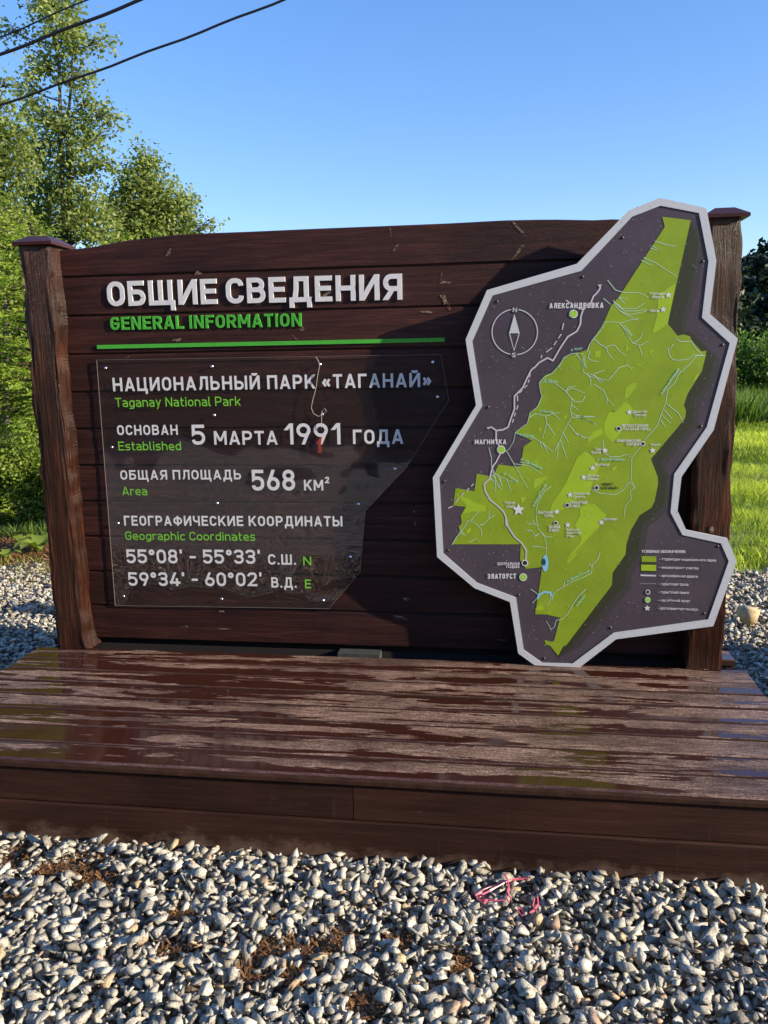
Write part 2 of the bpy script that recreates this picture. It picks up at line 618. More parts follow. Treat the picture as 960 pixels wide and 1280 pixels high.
def ground_mat():
    mt, n, b = new_mat('ground_soil')
    v = coords(n, (1, 1, 1), False)
    g = N(n, 'ShaderNodeNewGeometry')
    sx = N(n, 'ShaderNodeSeparateXYZ')
    n.links.new(g.outputs['Position'], sx.inputs[0])
    s = noise_(n, v, 55, 5, 0.7)
    s2 = noise_(n, v, 4, 4, 0.6)
    soil = ramp(n, s, [(0.3, (0.06, 0.038, 0.022)), (0.5, (0.15, 0.10, 0.06)), (0.7, (0.28, 0.20, 0.13))])
    # gravel beyond the built stones
    vo = N(n, 'ShaderNodeTexVoronoi')
    vo.inputs['Scale'].default_value = 26
    n.links.new(v, vo.inputs['Vector'])
    sep = N(n, 'ShaderNodeSeparateColor')
    n.links.new(vo.outputs['Color'], sep.inputs[0])
    gv = ramp(n, sep.outputs[0], [(0.0, (0.14, 0.14, 0.14)), (0.4, (0.48, 0.48, 0.45)), (1.0, (0.66, 0.65, 0.6))])
    grv = mixc(n, ramp(n, vo.outputs['Distance'], [(0.5, (0, 0, 0)), (0.8, (1, 1, 1))]), gv, (0.07, 0.055, 0.04))
    grassc = ramp(n, noise_(n, v, 8, 5, 0.7), [(0.3, (0.09, 0.13, 0.02)), (0.7, (0.24, 0.30, 0.045))])
    # zones: grass north of the gravel pad
    yw = math_(n, 'ADD', sx.outputs['Y'], math_(n, 'MULTIPLY', s2, 0.5))
    gm = N(n, 'ShaderNodeMapRange')
    gm.inputs['From Min'].default_value = 2.75
    gm.inputs['From Max'].default_value = 2.95
    n.links.new(yw, gm.inputs['Value'])
    # left of the stand: forest floor
    lm = N(n, 'ShaderNodeMapRange')
    lm.inputs['From Min'].default_value = -1.6
    lm.inputs['From Max'].default_value = -1.2
    n.links.new(sx.outputs['X'], lm.inputs['Value'])
    ym = N(n, 'ShaderNodeMapRange')
    ym.inputs['From Min'].default_value = 2.5
    ym.inputs['From Max'].default_value = 2.9
    n.links.new(yw, ym.inputs['Value'])
    floor = ramp(n, s, [(0.3, (0.10, 0.045, 0.016)), (0.6, (0.30, 0.15, 0.06))])
    back = mixc(n, lm.outputs[0], floor, grassc)
    zone = mixc(n, lm.outputs[0], ym.outputs[0], gm.outputs[0])
    # pad of stones built as meshes: soil shows between them
    fm = N(n, 'ShaderNodeMapRange')
    fm.inputs['From Min'].default_value = -2.75
    fm.inputs['From Max'].default_value = -2.65
    n.links.new(sx.outputs['Y'], fm.inputs['Value'])
    pad = mixc(n, fm.outputs[0], grv, soil)
    c = mixc(n, zone, pad, back)
    n.links.new(c, b.inputs['Base Color'])
    b.inputs['Roughness'].default_value = 0.9
    h = math_(n, 'ADD', s, math_(n, 'MULTIPLY', vo.outputs['Distance'], -1.2))
    n.links.new(bump(n, h, 0.8, 0.02), b.inputs['Normal'])
    return mt


M_ground = ground_mat()

# ------------------------------------------------------------------ ground (one sheet to the horizon)
xs = np.concatenate([[-900, -300, -100, -40, -20], np.linspace(-10, 10, 41), [20, 40, 100, 300, 900]])
ys = np.concatenate([[-900, -300, -100, -40, -20], np.linspace(-10, 16, 53), [25, 40, 100, 300, 900]])
gv_, gf_ = [], []
for y in ys:
    for x in xs:
        z = GZ - 0.012
        if y > 3.2:
            z += 0.06 * noise.noise(Vector((x * 0.3, y * 0.3, 0)))
        gv_.append((x, y, z))
nx = len(xs)
for j in range(len(ys) - 1):
    for i in range(nx - 1):
        gf_.append((j * nx + i, j * nx + i + 1, (j + 1) * nx + i + 1, (j + 1) * nx + i))
tag(pyd('ground', gv_, gf_, M_ground, None, True), 'ground of soil, grass and gravel reaching the trees', kind='structure')


# ------------------------------------------------------------------ deck
deck = thing('wooden_deck', 'low dark brown wooden platform with wet streaked boards and a two board front', 'platform', (-0.51, -0.5, GZ))
DX0, DX1 = -2.055, 1.03


def board_mesh(x0, x1, y0, y1, z0, z1, rad=0.006, seg=24, wob=0.0015, seed=0.0, round_front=False):
    """a board along X with eased edges and slight unevenness"""
    prof = []
    r = rad
    rf = 0.014 if round_front else r
    prof += [(y0, z0 + r), (y0, z1 - rf), (y0 + rf * 0.3, z1 - rf * 0.3), (y0 + rf, z1)]
    for k in range(1, 6):
        prof.append((y0 + rf + (y1 - y0 - rf - r) * k / 6, z1 - 0.0008 * math.sin(k / 6 * math.pi)))
    prof += [(y1 - r, z1), (y1 - r * 0.3, z1 - r * 0.3), (y1, z1 - r), (y1, z0 + r), (y1 - r, z0), (y0 + r, z0)]
    n = len(prof)
    vs, fs = [], []
    for i in range(seg + 1):
        x = x0 + (x1 - x0) * i / seg
        for (y, z) in prof:
            dy = wob * noise.noise(Vector((x * 2.3, y * 4 + seed, 3.1)))
            dz = wob * 0.9 * noise.noise(Vector((x * 1.7, y * 9 + seed, z * 5)))
            vs.append((x, y + dy, z + dz))
    for i in range(seg):
        for k in range(n):
            fs.append((i * n + k, i * n + (k + 1) % n, (i + 1) * n + (k + 1) % n, (i + 1) * n + k))
    fs.append(tuple(range(n))[::-1])
    fs.append(tuple(seg * n + k for k in range(n)))
    return vs, fs


ye = [-1.088, -0.957, -0.828, -0.701, -0.574, -0.452, -0.327, -0.205, -0.062]
for i in range(8):
    xa = DX0 + random.uniform(-0.006, 0.006)
    xb = DX1 + random.uniform(-0.006, 0.006)
    vs, fs = board_mesh(xa, xb, ye[i] + 0.004, ye[i + 1] - 0.004, -0.032, random.uniform(-0.002, 0.0015), seed=i * 3.7, round_front=(i == 0))
    pyd('deck_board', vs, fs, M_deck, deck)
vs, fs = board_mesh(DX0, DX1, 0.045, 0.16, -0.034, -0.002, seed=40)
pyd('deck_board', vs, fs, M_deck, deck)
# risers
xs1 = gp(441, 1000, -0.08).x
for (x0, x1, z0, z1, yy) in ((DX0 + .004, xs1 - 0.0012, -0.152, -0.035, -1.072), (xs1 + 0.0012, DX1 - .004, -0.152, -0.0355, -1.0725),
                             (DX0 + .004, DX1 - .004, -0.31, -0.1535, -1.080)):
    vs, fs = [], []
    segn = 30
    for i in range(segn + 1):
        x = x0 + (x1 - x0) * i / segn
        for (y, z) in ((yy, z0 + .003), (yy, z1 - .004), (yy + .003, z1), (yy + .028, z1), (yy + .028, z0), (yy + .003, z0)):
            vs.append((x, y + 0.0015 * noise.noise(Vector((x * 2, z * 20, 1))), z + 0.001 * noise.noise(Vector((x * 3, z * 9, 8)))))
    for i in range(segn):
        for k in range(6):
            fs.append((i * 6 + k, i * 6 + (k + 1) % 6, i * 6 + 6 + (k + 1) % 6, i * 6 + 6 + k))
    fs += [(5, 4, 3, 2, 1, 0), tuple(segn * 6 + k for k in range(6))]
    pyd('riser_board', vs, fs, M_riser, deck)
for xx in (DX0 + 0.01, DX1 - 0.038):
    mb = MB()
    mb.box(xx, xx + 0.028, -1.042, 0.15, -0.31, -0.036)
    mb.build('side_board', M_riser, deck)
mb = MB()
for xx in np.linspace(DX0 + 0.3, DX1 - 0.3, 5):
    mb.box(xx, xx + 0.05, -1.03, 0.14, -0.2, -0.036)
mb.build('joist', M_shadow_wood, deck)

# ------------------------------------------------------------------ information board
board = thing('information_board', 'brown plank information board with white Cyrillic heading, clear sheet and cut out park map', 'sign board', (-0.51, 0, 0))
ZJ = [1.25 + 0.392 - 0.1622 * i for i in range(11)]      # joints; last is the bottom
ZJ[-1] = 0.022
top_px = [(60, 314), (78, 312), (94.8, 310.6), (114.6, 308.5), (130, 305.5), (145.8, 302), (164, 299.5), (200, 295), (216, 293.2), (260, 290.8), (320, 288.6), (400, 285), (480, 281.8),
          (560, 278.6), (631.7, 274.8), (689, 273.7), (760, 274.8)]
top = [(at(a, b, 0).x, at(a, b, 0).z) for a, b in top_px]
top += [(0.45, 1.792), (0.55, 1.785), (0.62, 1.768), (0.70, 1.745), (0.80, 1.735), (0.86, 1.73)]
PX0, PX1 = -1.90, 0.87


def top_z(x):
    for (a, b), (c, d) in zip(top, top[1:]):
        if a <= x <= c:
            return b + (d - b) * (x - a) / (c - a)
    return top[0][1] if x < top[0][0] else top[-1][1]


def plank(x0, x1, z0, zf, parent, seed, y_off=0.0, seg=40):
    vs, fs = [], []
    ny = 9
    for i in range(seg + 1):
        x = x0 + (x1 - x0) * i / seg
        z1 = zf(x)
        wz = 0.0014 * noise.noise(Vector((x * 3, seed, 0)))
        prof = [(0.005, z0 + 0.0012)]
        for k in range(6):
            zz = z0 + 0.006 + (z1 - z0 - 0.012) * k / 5
            prof.append((0.0, zz))
        prof += [(0.005, z1 - 0.0012), (0.045, z1 - 0.0012), (0.045, z0 + 0.0012)]
        for (y, z) in prof:
            dy = 0.0016 * noise.noise(Vector((x * 2.0, z * 14, seed))) if y < 0.004 else 0
            vs.append((x, y + dy + y_off, z + wz * (1 if z < z0 + 0.05 else 0.3)))
    n = len(prof)
    for i in range(seg):
        for k in range(n):
            fs.append((i * n + k, (i + 1) * n + k, (i + 1) * n + (k + 1) % n, i * n + (k + 1) % n))
    fs.append(tuple(range(n)))
    fs.append(tuple(seg * n + k for k in range(n))[::-1])
    me = bpy.data.meshes.new('plank')
    me.from_pydata(vs, [], fs)
    bm = bmesh.new()
    bm.from_mesh(me)
    bmesh.ops.recalc_face_normals(bm, faces=bm.faces)
    bm.to_mesh(me)
    bm.free()
    return link('plank', me, M_plank, parent)


planks = [plank(PX0, PX1, ZJ[0] + 0.0015, top_z, board, 1.3)]
for i in range(10):
    hi, lo = ZJ[i] - 0.0015, ZJ[i + 1] + 0.0015
    planks.append(plank(PX0, PX1, lo, (lambda z: (lambda x: z))(hi), board, 5.1 * i + 9, random.uniform(0, 0.0022)))
mb = MB()
mb.box(PX0, PX1, 0.0475, 0.085, -0.034, 0.05)
mb.box(PX0, PX1, 0.02, 0.043, -0.24, -0.006)
mb.box(PX0, PX1, -0.05, 0.015, -0.26, -0.14)
mb.build('gap_blocker', M_shadow_wood, board)  # unseen dark boxes added to black out the gap under the board
for z in ZJ[:-1]:
    mb = MB()
    mb.box(PX0, PX1, 0.0085, 0.0405, z - 0.007, z + 0.007)
    mb.build('joint_blocker', M_shadow_wood, board)  # dark strips added inside the joints to stop light leaking through
for xx in (-1.2, 0.25):          # battens behind
    mb = MB()
    mb.box(xx, xx + 0.07, 0.0475, 0.09, 0.052, 1.72)
    mb.build('rear_batten', M_riser, board)
mb = MB()
p0, p1 = at(424, 818, -0.01), at(476, 818, -0.01)
mb.box(p0.x, p1.x, -0.045, 0.03, -0.03, 0.004)
mb.build('support_block', M_grey, board)

# bare knots and scars on the planks
knots = [(555.7, 353, 7, 2.4, 0), (553, 374, 4, 10, 0.5), (532.7, 389.5, 7, 2.2, 0), (646.5, 312, 3.2, 11, -0.65), (651, 287, 2, 8, 0.7), (494.8, 309, 2, 6, -0.7), (489, 290, 1.5, 7, 0), (220, 425, 8, 3, 0.1),
         (248, 343, 5, 3, 0.3), (379, 411, 4, 3, 0.2), (410, 368, 6, 2.2, 0.5), (511, 748, 6, 2.6, 0.1), (500, 772, 10, 2.6, -0.1), (627, 799, 7, 1.6, 0), (518, 640, 1.6, 3, 0),
         (519, 655, 1.6, 3.5, 0), (276, 765, 4, 2, 0), (211, 316, 3, 5, -0.6), (160, 447, 3, 1.2, .5), (282, 786, 8, 1.2, 0), (231, 783, 5, 1, 0), (367, 420, 6, 1.2, -0.8), (552.5, 345, 0.9, 5, 0), (180, 400, 2.5, 1.2, 0)]
for (a, b, rx, ry, ang) in knots:
    c = at(a, b, 0)
    idx = 0
    for i in range(10):
        if c.z < ZJ[i]:
            idx = i + 1
    s = 1 / 300.0
    mb = MB()
    for sub in range(1):
        sc = 1.25
        tx, tz = random.gauss(0, 0.35) * rx * s, random.gauss(0, 0.35) * ry * s
        long_x = rx >= ry
        pts = []
        for k in range(11):
            t = 2 * math.pi * k / 11
            q = random.uniform(0.45, 1.15)
            x = math.cos(t) * rx * s * q * sc * (1 if long_x else 0.75) + tx
            z = math.sin(t) * ry * s * q * sc * (0.75 if long_x else 1) + tz
            pts.append((c.x + x * math.cos(ang) - z * math.sin(ang), c.z + x * math.sin(ang) + z * math.cos(ang)))
        mb.poly(pts, -0.0020)
    mb.build('knot', M_knot, planks[idx])


# ------------------------------------------------------------------ posts
def post(cx, wx, y0, y1, z0, z1, seed, parent, flare=0.0, name='post', grow=0.0):
    lev = 130
    n = 44
    vs, fs = [], []
    for j in range(lev + 1):
        z = z0 + (z1 - z0) * j / lev
        for k in range(n):
            t = 2 * math.pi * (k + .5) / n
            c, s_ = math.cos(t), math.sin(t)
            e = 0.21
            ux = math.copysign(abs(c) ** e, c)
            uy = math.copysign(abs(s_) ** e, s_)
            fl = flare * max(0, 1 - (z - z0) / 0.09) ** 2 if ux > 0 else 0
            corner = abs(ux * uy)
            wv = 0.012 * noise.noise(Vector((ux * 1.5, z * 5.5, seed))) + 0.008 * noise.noise(Vector((ux * 3 + 5, z * 14, seed + uy)))
            gr = 0.0035 * noise.noise(Vector((ux * 11, uy * 11, z * 3 + seed)))
            gw = grow * (1 - (z - z0) / (z1 - z0)) if ux > 0 else 0
            x = cx + ux * (wx / 2 + wv + gr + fl + gw)
            y = (y0 + y1) / 2 + uy * ((y1 - y0) / 2 + 0.004 * noise.noise(Vector((ux * 6, z * 6, seed + 4))) + gr)
            vs.append((x, y, z))
    for j in range(lev):
        for k in range(n):
            fs.append((j * n + k, j * n + (k + 1) % n, (j + 1) * n + (k + 1) % n, (j + 1) * n + k))
    fs.append(tuple(range(n))[::-1])
    fs.append(tuple(lev * n + k for k in range(n)))
    return pyd(name, vs, fs, M_post, parent, False)


def cap(cx, wx, y0, y1, z, parent):
    a, b, c, d = cx - wx / 2, cx + wx / 2, y0, y1
    i = 0.045
    vs = [(a, c, z), (b, c, z), (b, d, z), (a, d, z), (a, c, z + .012), (b, c, z + .012), (b, d, z + .012), (a, d, z + .012),
          (cx, (c + d) / 2, z + .045)]
    vs[8:] = [(a + i, c + i, z + .04), (b - i, c + i, z + .04), (b - i, d - i, z + .04), (a + i, d - i, z + .04)]
    fs = [(3, 2, 1, 0), (0, 1, 5, 4), (1, 2, 6, 5), (2, 3, 7, 6), (3, 0, 4, 7), (4, 5, 9, 8), (5, 6, 10, 9), (6, 7, 11, 10), (7, 4, 8, 11), (8, 9, 10, 11)]
    return pyd('post_cap', vs, fs, M_cap, parent)


pl = post(-1.900, 0.140, -0.082, 0.085, 0.001, 1.765, 2.0, board, 0.028)
cap(-1.897, 0.176, -0.10, 0.10, 1.766, pl)
pr = post(0.853, 0.128, -0.082, 0.085, 0.001, 1.765, 8.0, board, 0.0, grow=0.03)
cap(0.853, 0.160, -0.10, 0.10, 1.766, pr)
mb = MB()
c = at(889, 662, -0.085)
mb.poly([(c.x + .012 * math.cos(t) * random.uniform(.7, 1.1), c.z + .015 * math.sin(t) * random.uniform(.7, 1.1)) for t in np.linspace(0, 6.1, 12)], -0.0875, -0.07)
mb.build('knot', M_knot, pr)

# ------------------------------------------------------------------ stroke lettering (a DIN-like grotesque)
def fillet(pts, rads, closed=False):
    out = []
    n = len(pts)
    for i, p in enumerate(pts):
        r = rads[i] if i < len(rads) else 0
        if r <= 0 or (not closed and i in (0, n - 1)):
            out.append(p)
            continue
        p = Vector(p)
        a, b = Vector(pts[i - 1]), Vector(pts[(i + 1) % n])
        la, lb = (a - p).length, (b - p).length
        r = min(r, la * 0.5 if (rads[i - 1] > 0) else la, lb * 0.5 if (rads[(i + 1) % n] > 0) else lb)
        da, db = (a - p).normalized(), (b - p).normalized()
        s0, s1 = p + da * r, p + db * r
        for k in range(7):
            t = k / 6 * math.pi / 2
            u, v_ = 1 - math.sin(t), 1 - math.cos(t)
            out.append(tuple(p + da * r * u + db * r * v_))
    return out


# each glyph: (width, [strokes]); a stroke is ('L', points, fillet flags), ('D', x0, v0, x1, v1) a slanted bar cut level,
# ('R', points) closed with fillets.  coordinates 0..1 run between stroke centre lines
O_ = ('R', [(0, 0), (1, 0), (1, 1), (0, 1)])
G = {
 'О': (.58, [O_]), 'O': (.58, [O_]), '0': (.55, [O_]),
 'С': (.56, [('L', [(1, .74), (1, 1), (0, 1), (0, 0), (1, 0), (1, .26)], (0, 1, 1, 1, 1, 0))]),
 'Б': (.57, [('L', [(.92, 1), (0, 1), (0, 0), (1, 0), (1, .57), (0, .57)], (0, 0, 0, 1, 1, 0))]),
 'В': (.58, [('L', [(0, 0), (0, 1), (.93, 1), (.93, .53), (0, .53)], (0, 0, 1, 1, 0)), ('L', [(.1, .53), (1, .53), (1, 0), (0, 0)], (0, 1, 1, 0))]),
 'Г': (.50, [('L', [(0, 0), (0, 1), (1, 1)], (0, 0, 0))]),
 'Д': (.70, [('L', [(.17, 0), (.26, .5), (.28, 1), (.84, 1), (.84, 0)], (0, 0, 0, 0, 0)), ('L', [(0, 0), (1, 0)], ()), ('V', 0, -.22), ('V', 1, -.22)]),
 'Е': (.53, [('L', [(1, 1), (0, 1), (0, 0), (1, 0)], (0, 0, 0, 0)), ('L', [(.1, .52), (.9, .52)], ())]),
 'З': (.55, [('L', [(0, .80), (0, 1), (1, 1), (1, .53), (.4, .53)], (0, 1, 1, 1, 0)), ('L', [(.4, .53), (1, .53), (1, 0), (0, 0), (0, .20)], (0, 1, 1, 1, 0))]),
 'И': (.62, [('V', 0, 0), ('V', 1, 0), ('D', 0, 0.02, 1, .98)]),
 'Й': (.62, [('V', 0, 0), ('V', 1, 0), ('D', 0, 0.02, 1, .98), ('L', [(.25, 1.32), (.25, 1.2), (.75, 1.2), (.75, 1.32)], (0, 1, 1, 0))]),
 'К': (.62, [('V', 0, 0), ('D', .08, .36, 1, 1), ('D', 1.02, 0, .36, .60)]),
 'Л': (.60, [('L', [(-.05, 0), (.12, 0), (.24, .3), (.28, 1), (1, 1), (1, 0)], (0, 1, 0, 0, 0, 0))]),
 'М': (.74, [('V', 0, 0), ('V', 1, 0), ('D', .5, .26, 0, 1), ('D', .5, .26, 1, 1)]),
 'Н': (.61, [('V', 0, 0), ('V', 1, 0), ('L', [(0, .5), (1, .5)], ())]),
 'П': (.61, [('L', [(0, 0), (0, 1), (1, 1), (1, 0)], (0, 0, 0, 0))]),
 'Р': (.57, [('L', [(0, 0), (0, 1), (1, 1), (1, .42), (.1, .42)], (0, 0, 1, 1, 0))]),
 'Т': (.55, [('L', [(0, 1), (1, 1)], ()), ('V', .5, 0)]),
 'У': (.60, [('D', .5, .32, 0, 1), ('D', .18, 0, 1, 1)]),
 'Ф': (.74, [('V', .5, 0), ('R', [(0, .17), (1, .17), (1, .83), (0, .83)])]),
 'Ц': (.66, [('L', [(0, 1), (0, 0), (1, 0), (1, -.22)], (0, 0, 0, 0)), ('V', .86, 0)]),
 'Ч': (.57, [('L', [(0, 1), (0, .42), (1, .42)], (0, 1, 0)), ('V', 1, 0)]),
 'Ш': (.80, [('L', [(0, 1), (0, 0), (1, 0), (1, 1)], (0, 0, 0, 0)), ('V', .5, 0)]),
 'Щ': (.86, [('L', [(0, 1), (0, 0), (1, 0), (1, -.22)], (0, 0, 0, 0)), ('V', .45, 0), ('V', .9, 0)]),
 'Ы': (.78, [('L', [(0, 1), (0, 0), (.66, 0), (.66, .55), (0, .55)], (0, 0, 1, 1, 0)), ('V', 1, 0)]),
 'Ь': (.57, [('L', [(0, 1), (0, 0), (1, 0), (1, .57), (0, .57)], (0, 0, 1, 1, 0))]),
 'Я': (.58, [('L', [(1, 0), (1, 1), (0, 1), (0, .42), (.9, .42)], (0, 0, 1, 1, 0)), ('D', -.02, 0, .5, .42)]),
 'А': (.64, [('D', 0, 0, .5, 1), ('D', 1, 0, .5, 1), ('L', [(.22, .24), (.78, .24)], ())]),
 'G': (.58, [('L', [(1, .74), (1, 1), (0, 1), (0, 0), (1, 0), (1, .48), (.5, .48)], (0, 1, 1, 1, 1, 0, 0))]),
 'N': (.61, [('V', 0, 0), ('V', 1, 0), ('D', 1, 0.02, 0, .98)]),
 'R': (.58, [('L', [(0, 0), (0, 1), (1, 1), (1, .45), (.1, .45)], (0, 0, 1, 1, 0)), ('D', 1.04, 0, .5, .45)]),
 'L': (.50, [('L', [(0, 1), (0, 0), (1, 0)], (0, 0, 0))]),
 'Ю': (.84, [('V', 0, 0), ('L', [(.05, .5), (.34, .5)], ()), ('R', [(.34, 0), (1, 0), (1, 1), (.34, 1)])]),
 ':': (.17, [('L', [(.5, 0), (.5, .01)], ()), ('L', [(.5, .6), (.5, .61)], ())]),
 'I': (.17, [('V', .5, 0)]),
 'F': (.51, [('L', [(0, 0), (0, 1), (1, 1)], (0, 0, 0)), ('L', [(.1, .50), (.9, .50)], ())]),
 '1': (.36, [('V', 1, 0), ('D', 0, .68, 1, 1)]),
 '2': (.55, [('L', [(0, .76), (0, 1), (1, 1), (1, .62), (.02, 0), (1, 0)], (0, 1, 1, 1, 0, 0))]),
 '3': (.55, [('L', [(0, .80), (0, 1), (1, 1), (1, .53), (.35, .53)], (0, 1, 1, 1, 0)), ('L', [(.35, .53), (1, .53), (1, 0), (0, 0), (0, .20)], (0, 1, 1, 1, 0))]),
 '4': (.60, [('D', 0, .2, .62, 1), ('L', [(0, .2), (1.05, .2)], ()), ('L', [(.78, 0), (.78, .48)], ())]),
 '5': (.55, [('L', [(.95, 1), (.04, 1), (.02, .55), (.2, .62), (1, .62), (1, 0), (0, 0), (0, .20)], (0, 0, 0, 0, 1, 1, 1, 0))]),
 '6': (.56, [('R', [(0, 0), (1, 0), (1, .58), (0, .58)]), ('D', .0, .34, .55, 1)]),
 '8': (.56, [('R', [(0, 0), (1, 0), (1, .53), (0, .53)]), ('R', [(.05, .53), (.95, .53), (.95, 1), (.05, 1)])]),
 '9': (.56, [('R', [(0, .42), (1, .42), (1, 1), (0, 1)]), ('D', .45, 0, 1, .66)]),
 '-': (.36, [('L', [(0, .45), (1, .45)], ())]),
 '.': (.17, [('L', [(.5, 0), (.5, .01)], ())]),
 "'": (.17, [('L', [(.5, .86), (.5, 1)], ())]),
 '°': (.34, [('R', [(0, .70), (1, .70), (1, 1), (0, 1)])]),
 '«': (.46, [('L', [(.35, .68), (-.1, .38), (.35, .08)], (0, 0, 0)), ('L', [(1.05, .68), (.6, .38), (1.05, .08)], (0, 0, 0))]),
 '»': (.46, [('L', [(-.05, .68), (.4, .38), (-.05, .08)], (0, 0, 0)), ('L', [(.65, .68), (1.1, .38), (.65, .08)], (0, 0, 0))]),
 ' ': (.20, []),
 'a': (.48, [('L', [(.05, .68), (1, .68), (1, 0)], (0, 1, 0)), ('R', [(0, 0), (1, 0), (1, .38), (0, .38)])]),
 'b': (.50, [('V', 0, 0), ('R', [(0, 0), (1, 0), (1, .68), (0, .68)])]),
 'c': (.46, [('L', [(1, .56), (1, .68), (0, .68), (0, 0), (1, 0), (1, .12)], (0, 1, 1, 1, 1, 0))]),
 'd': (.50, [('V', 1, 0), ('R', [(0, 0), (1, 0), (1, .68), (0, .68)])]),
 'e': (.50, [('L', [(0, .32), (1, .32), (1, .68), (0, .68), (0, 0), (.95, 0)], (0, 0, 1, 1, 1, 0))]),
 'g': (.50, [('L', [(1, .68), (1, -.24), (.05, -.24)], (0, 1, 0)), ('R', [(0, 0), (1, 0), (1, .68), (0, .68)])]),
 'h': (.50, [('V', 0, 0), ('L', [(0, .68), (1, .68), (1, 0)], (0, 1, 0))]),
 'i': (.13, [('L', [(.5, 0), (.5, .68)], ()), ('L', [(.5, .95), (.5, 1)], ())]),
 'k': (.48, [('V', 0, 0), ('D', .1, .26, 1, .74), ('D', 1.02, 0, .42, .44)]),
 'l': (.20, [('L', [(0, 1), (0, 0), (1, 0)], (0, 1, 0))]),
 'n': (.50, [('L', [(0, 0), (0, .68)], ()), ('L', [(0, .68), (1, .68), (1, 0)], (0, 1, 0))]),
 'o': (.50, [('R', [(0, 0), (1, 0), (1, .68), (0, .68)])]),
 'p': (.50, [('L', [(0, .68), (0, -.24)], ()), ('R', [(0, 0), (1, 0), (1, .68), (0, .68)])]),
 'r': (.36, [('L', [(0, 0), (0, .68)], ()), ('L', [(0, .68), (1, .68)], ())]),
 's': (.45, [('L', [(.95, .68), (0, .68), (0, .35), (1, .35), (1, 0), (0, 0)], (0, 1, 1, 1, 1, 0))]),
 't': (.33, [('L', [(.3, .95), (.3, 0), (1, 0)], (0, 1, 0)), ('L', [(0, .68), (1, .68)], ())]),
 'y': (.48, [('D', .5, .05, 0, .76), ('D', .18, -.26, 1, .76)]),
 'C': (.56, [('L', [(1, .74), (1, 1), (0, 1), (0, 0), (1, 0), (1, .26)], (0, 1, 1, 1, 1, 0))]),
}
for a, b in (('E', 'Е'), ('A', 'А'), ('M', 'М'), ('T', 'Т'), ('P', 'Р')):
    G[a] = G[b]


def glyph(mb, ch, x0, z0, H, sx, wt, yf, yb):
    """draws one glyph, lower left corner at x0, z0; H cap height, sx horizontal scale, wt stroke weight / H"""
    W, strokes = G[ch]
    W = W * H * sx
    w_ = wt * H
    if ch in "-":
        w_ *= 0.95
    X = lambda u: x0 + w_ / 2 + u * (W - w_)
    Z = lambda v: z0 + w_ / 2 + v * (H - w_) if v >= 0 or ch in 'gp' else z0 + v * H
    k = 0
    for st in strokes:
        y = yf - 0.00012 * k
        k += 1
        if st[0] == 'V':
            x, v0 = X(st[1]), st[2]
            zb = z0 + (v0 * H if v0 < 0 else 0)
            zt = z0 + H if v0 >= 0 else z0 + w_ * 0.9
            mb.ribbon([(x, zb), (x, zt)], w_, y, yb)
        elif st[0] == 'D':
            _, u0, v0, u1, v1 = st
            za = z0 + v0 * H
            zb = z0 + v1 * H
            if za > zb:
                u0, u1, za, zb = u1, u0, zb, za
            xa, xb = X(u0), X(u1)
            ang = math.atan2(zb - za, abs(xb - xa) + 1e-9)
            hw = w_ / 2 / max(0.45, math.sin(ang)) * 0.98
            mb.poly([(xa - hw, za), (xa + hw, za), (xb + hw, zb), (xb - hw, zb)], y, yb)
        else:
            closed = st[0] == 'R'
            P = [(X(u), Z(v)) for u, v in st[1]]
            fl = [1] * len(P) if closed else list(st[2]) or [0] * len(P)
            rad = 0.27 * H * sx if ch not in '°' else 0.5 * H
            if ch in 'ДЛ':
                rad = 0.06 * H
            if ch in '°':
                rad = (W - w_) / 2
            elif closed or any(fl):
                rad = min(0.5 * (W - w_), 0.30 * H)
            pts = fillet(P, [rad * q for q in fl], closed)
            if not closed and ch not in '«»':
                # extend square ends so outer edges reach the box
                a, b = Vector(pts[0]), Vector(pts[1])
                e0 = (a - b).normalized()
                ext0 = w_ / 2 if abs(e0.y) > .9 or abs(e0.x) > .9 else 0
                if ch in 'СCcG356290З' and abs(e0.y) > .9:
                    ext0 = 0
                pts[0] = tuple(a + e0 * ext0)
                a, b = Vector(pts[-1]), Vector(pts[-2])
                e1 = (a - b).normalized()
                ext1 = w_ / 2 if abs(e1.y) > .9 or abs(e1.x) > .9 else 0
                if (ch in 'СCcG3529З' and abs(e1.y) > .9) or (ch in 'ЦЩ'):
                    ext1 = 0
                if ch == '3' or ch == 'З':
                    if abs(e1.x) > .9:
                        ext1 = 0
                pts[-1] = tuple(a + e1 * ext1)
            if ch in 'БВРЬЫRP' and not closed and k == 1:
                pts[-1] = (x0 + w_, pts[-1][1])
            elif ch == 'Я' and not closed:
                pts[-1] = (x0 + W - w_, pts[-1][1])
            elif ch == 'e':
                pts[0] = (x0 + w_, pts[0][1])
            mb.ribbon(pts, w_, y, yb, closed)


def line_layout(text, track, space):
    xs_, x = [], 0
    for ch in text:
        W = G[ch][0] if ch != ' ' else space
        xs_.append(x)
        x += W + (track if ch != ' ' else 0)
    return xs_, x - track


def lettering(text, x0, x1, yb0, yb1, cap_px, Y, wt=0.155, track=0.13, space=0.22):
    """returns list of (ch, x, z, H, sx) in world units fitted between two photo-measured ends"""
    a, b = at(x0, yb0, Y), at(x1, yb1, Y)
    t = at((x0 + x1) / 2, (yb0 + yb1) / 2 - cap_px, Y)
    mid = at((x0 + x1) / 2, (yb0 + yb1) / 2, Y)
    H = (t - mid).z
    xs_, tot = line_layout(text, track, space)
    sx = (b.x - a.x) / (tot * H)
    return [(ch, a.x + u * H * sx, a.z + (b.z - a.z) * (u / tot), H, sx) for ch, u in zip(text, xs_) if ch != ' ']


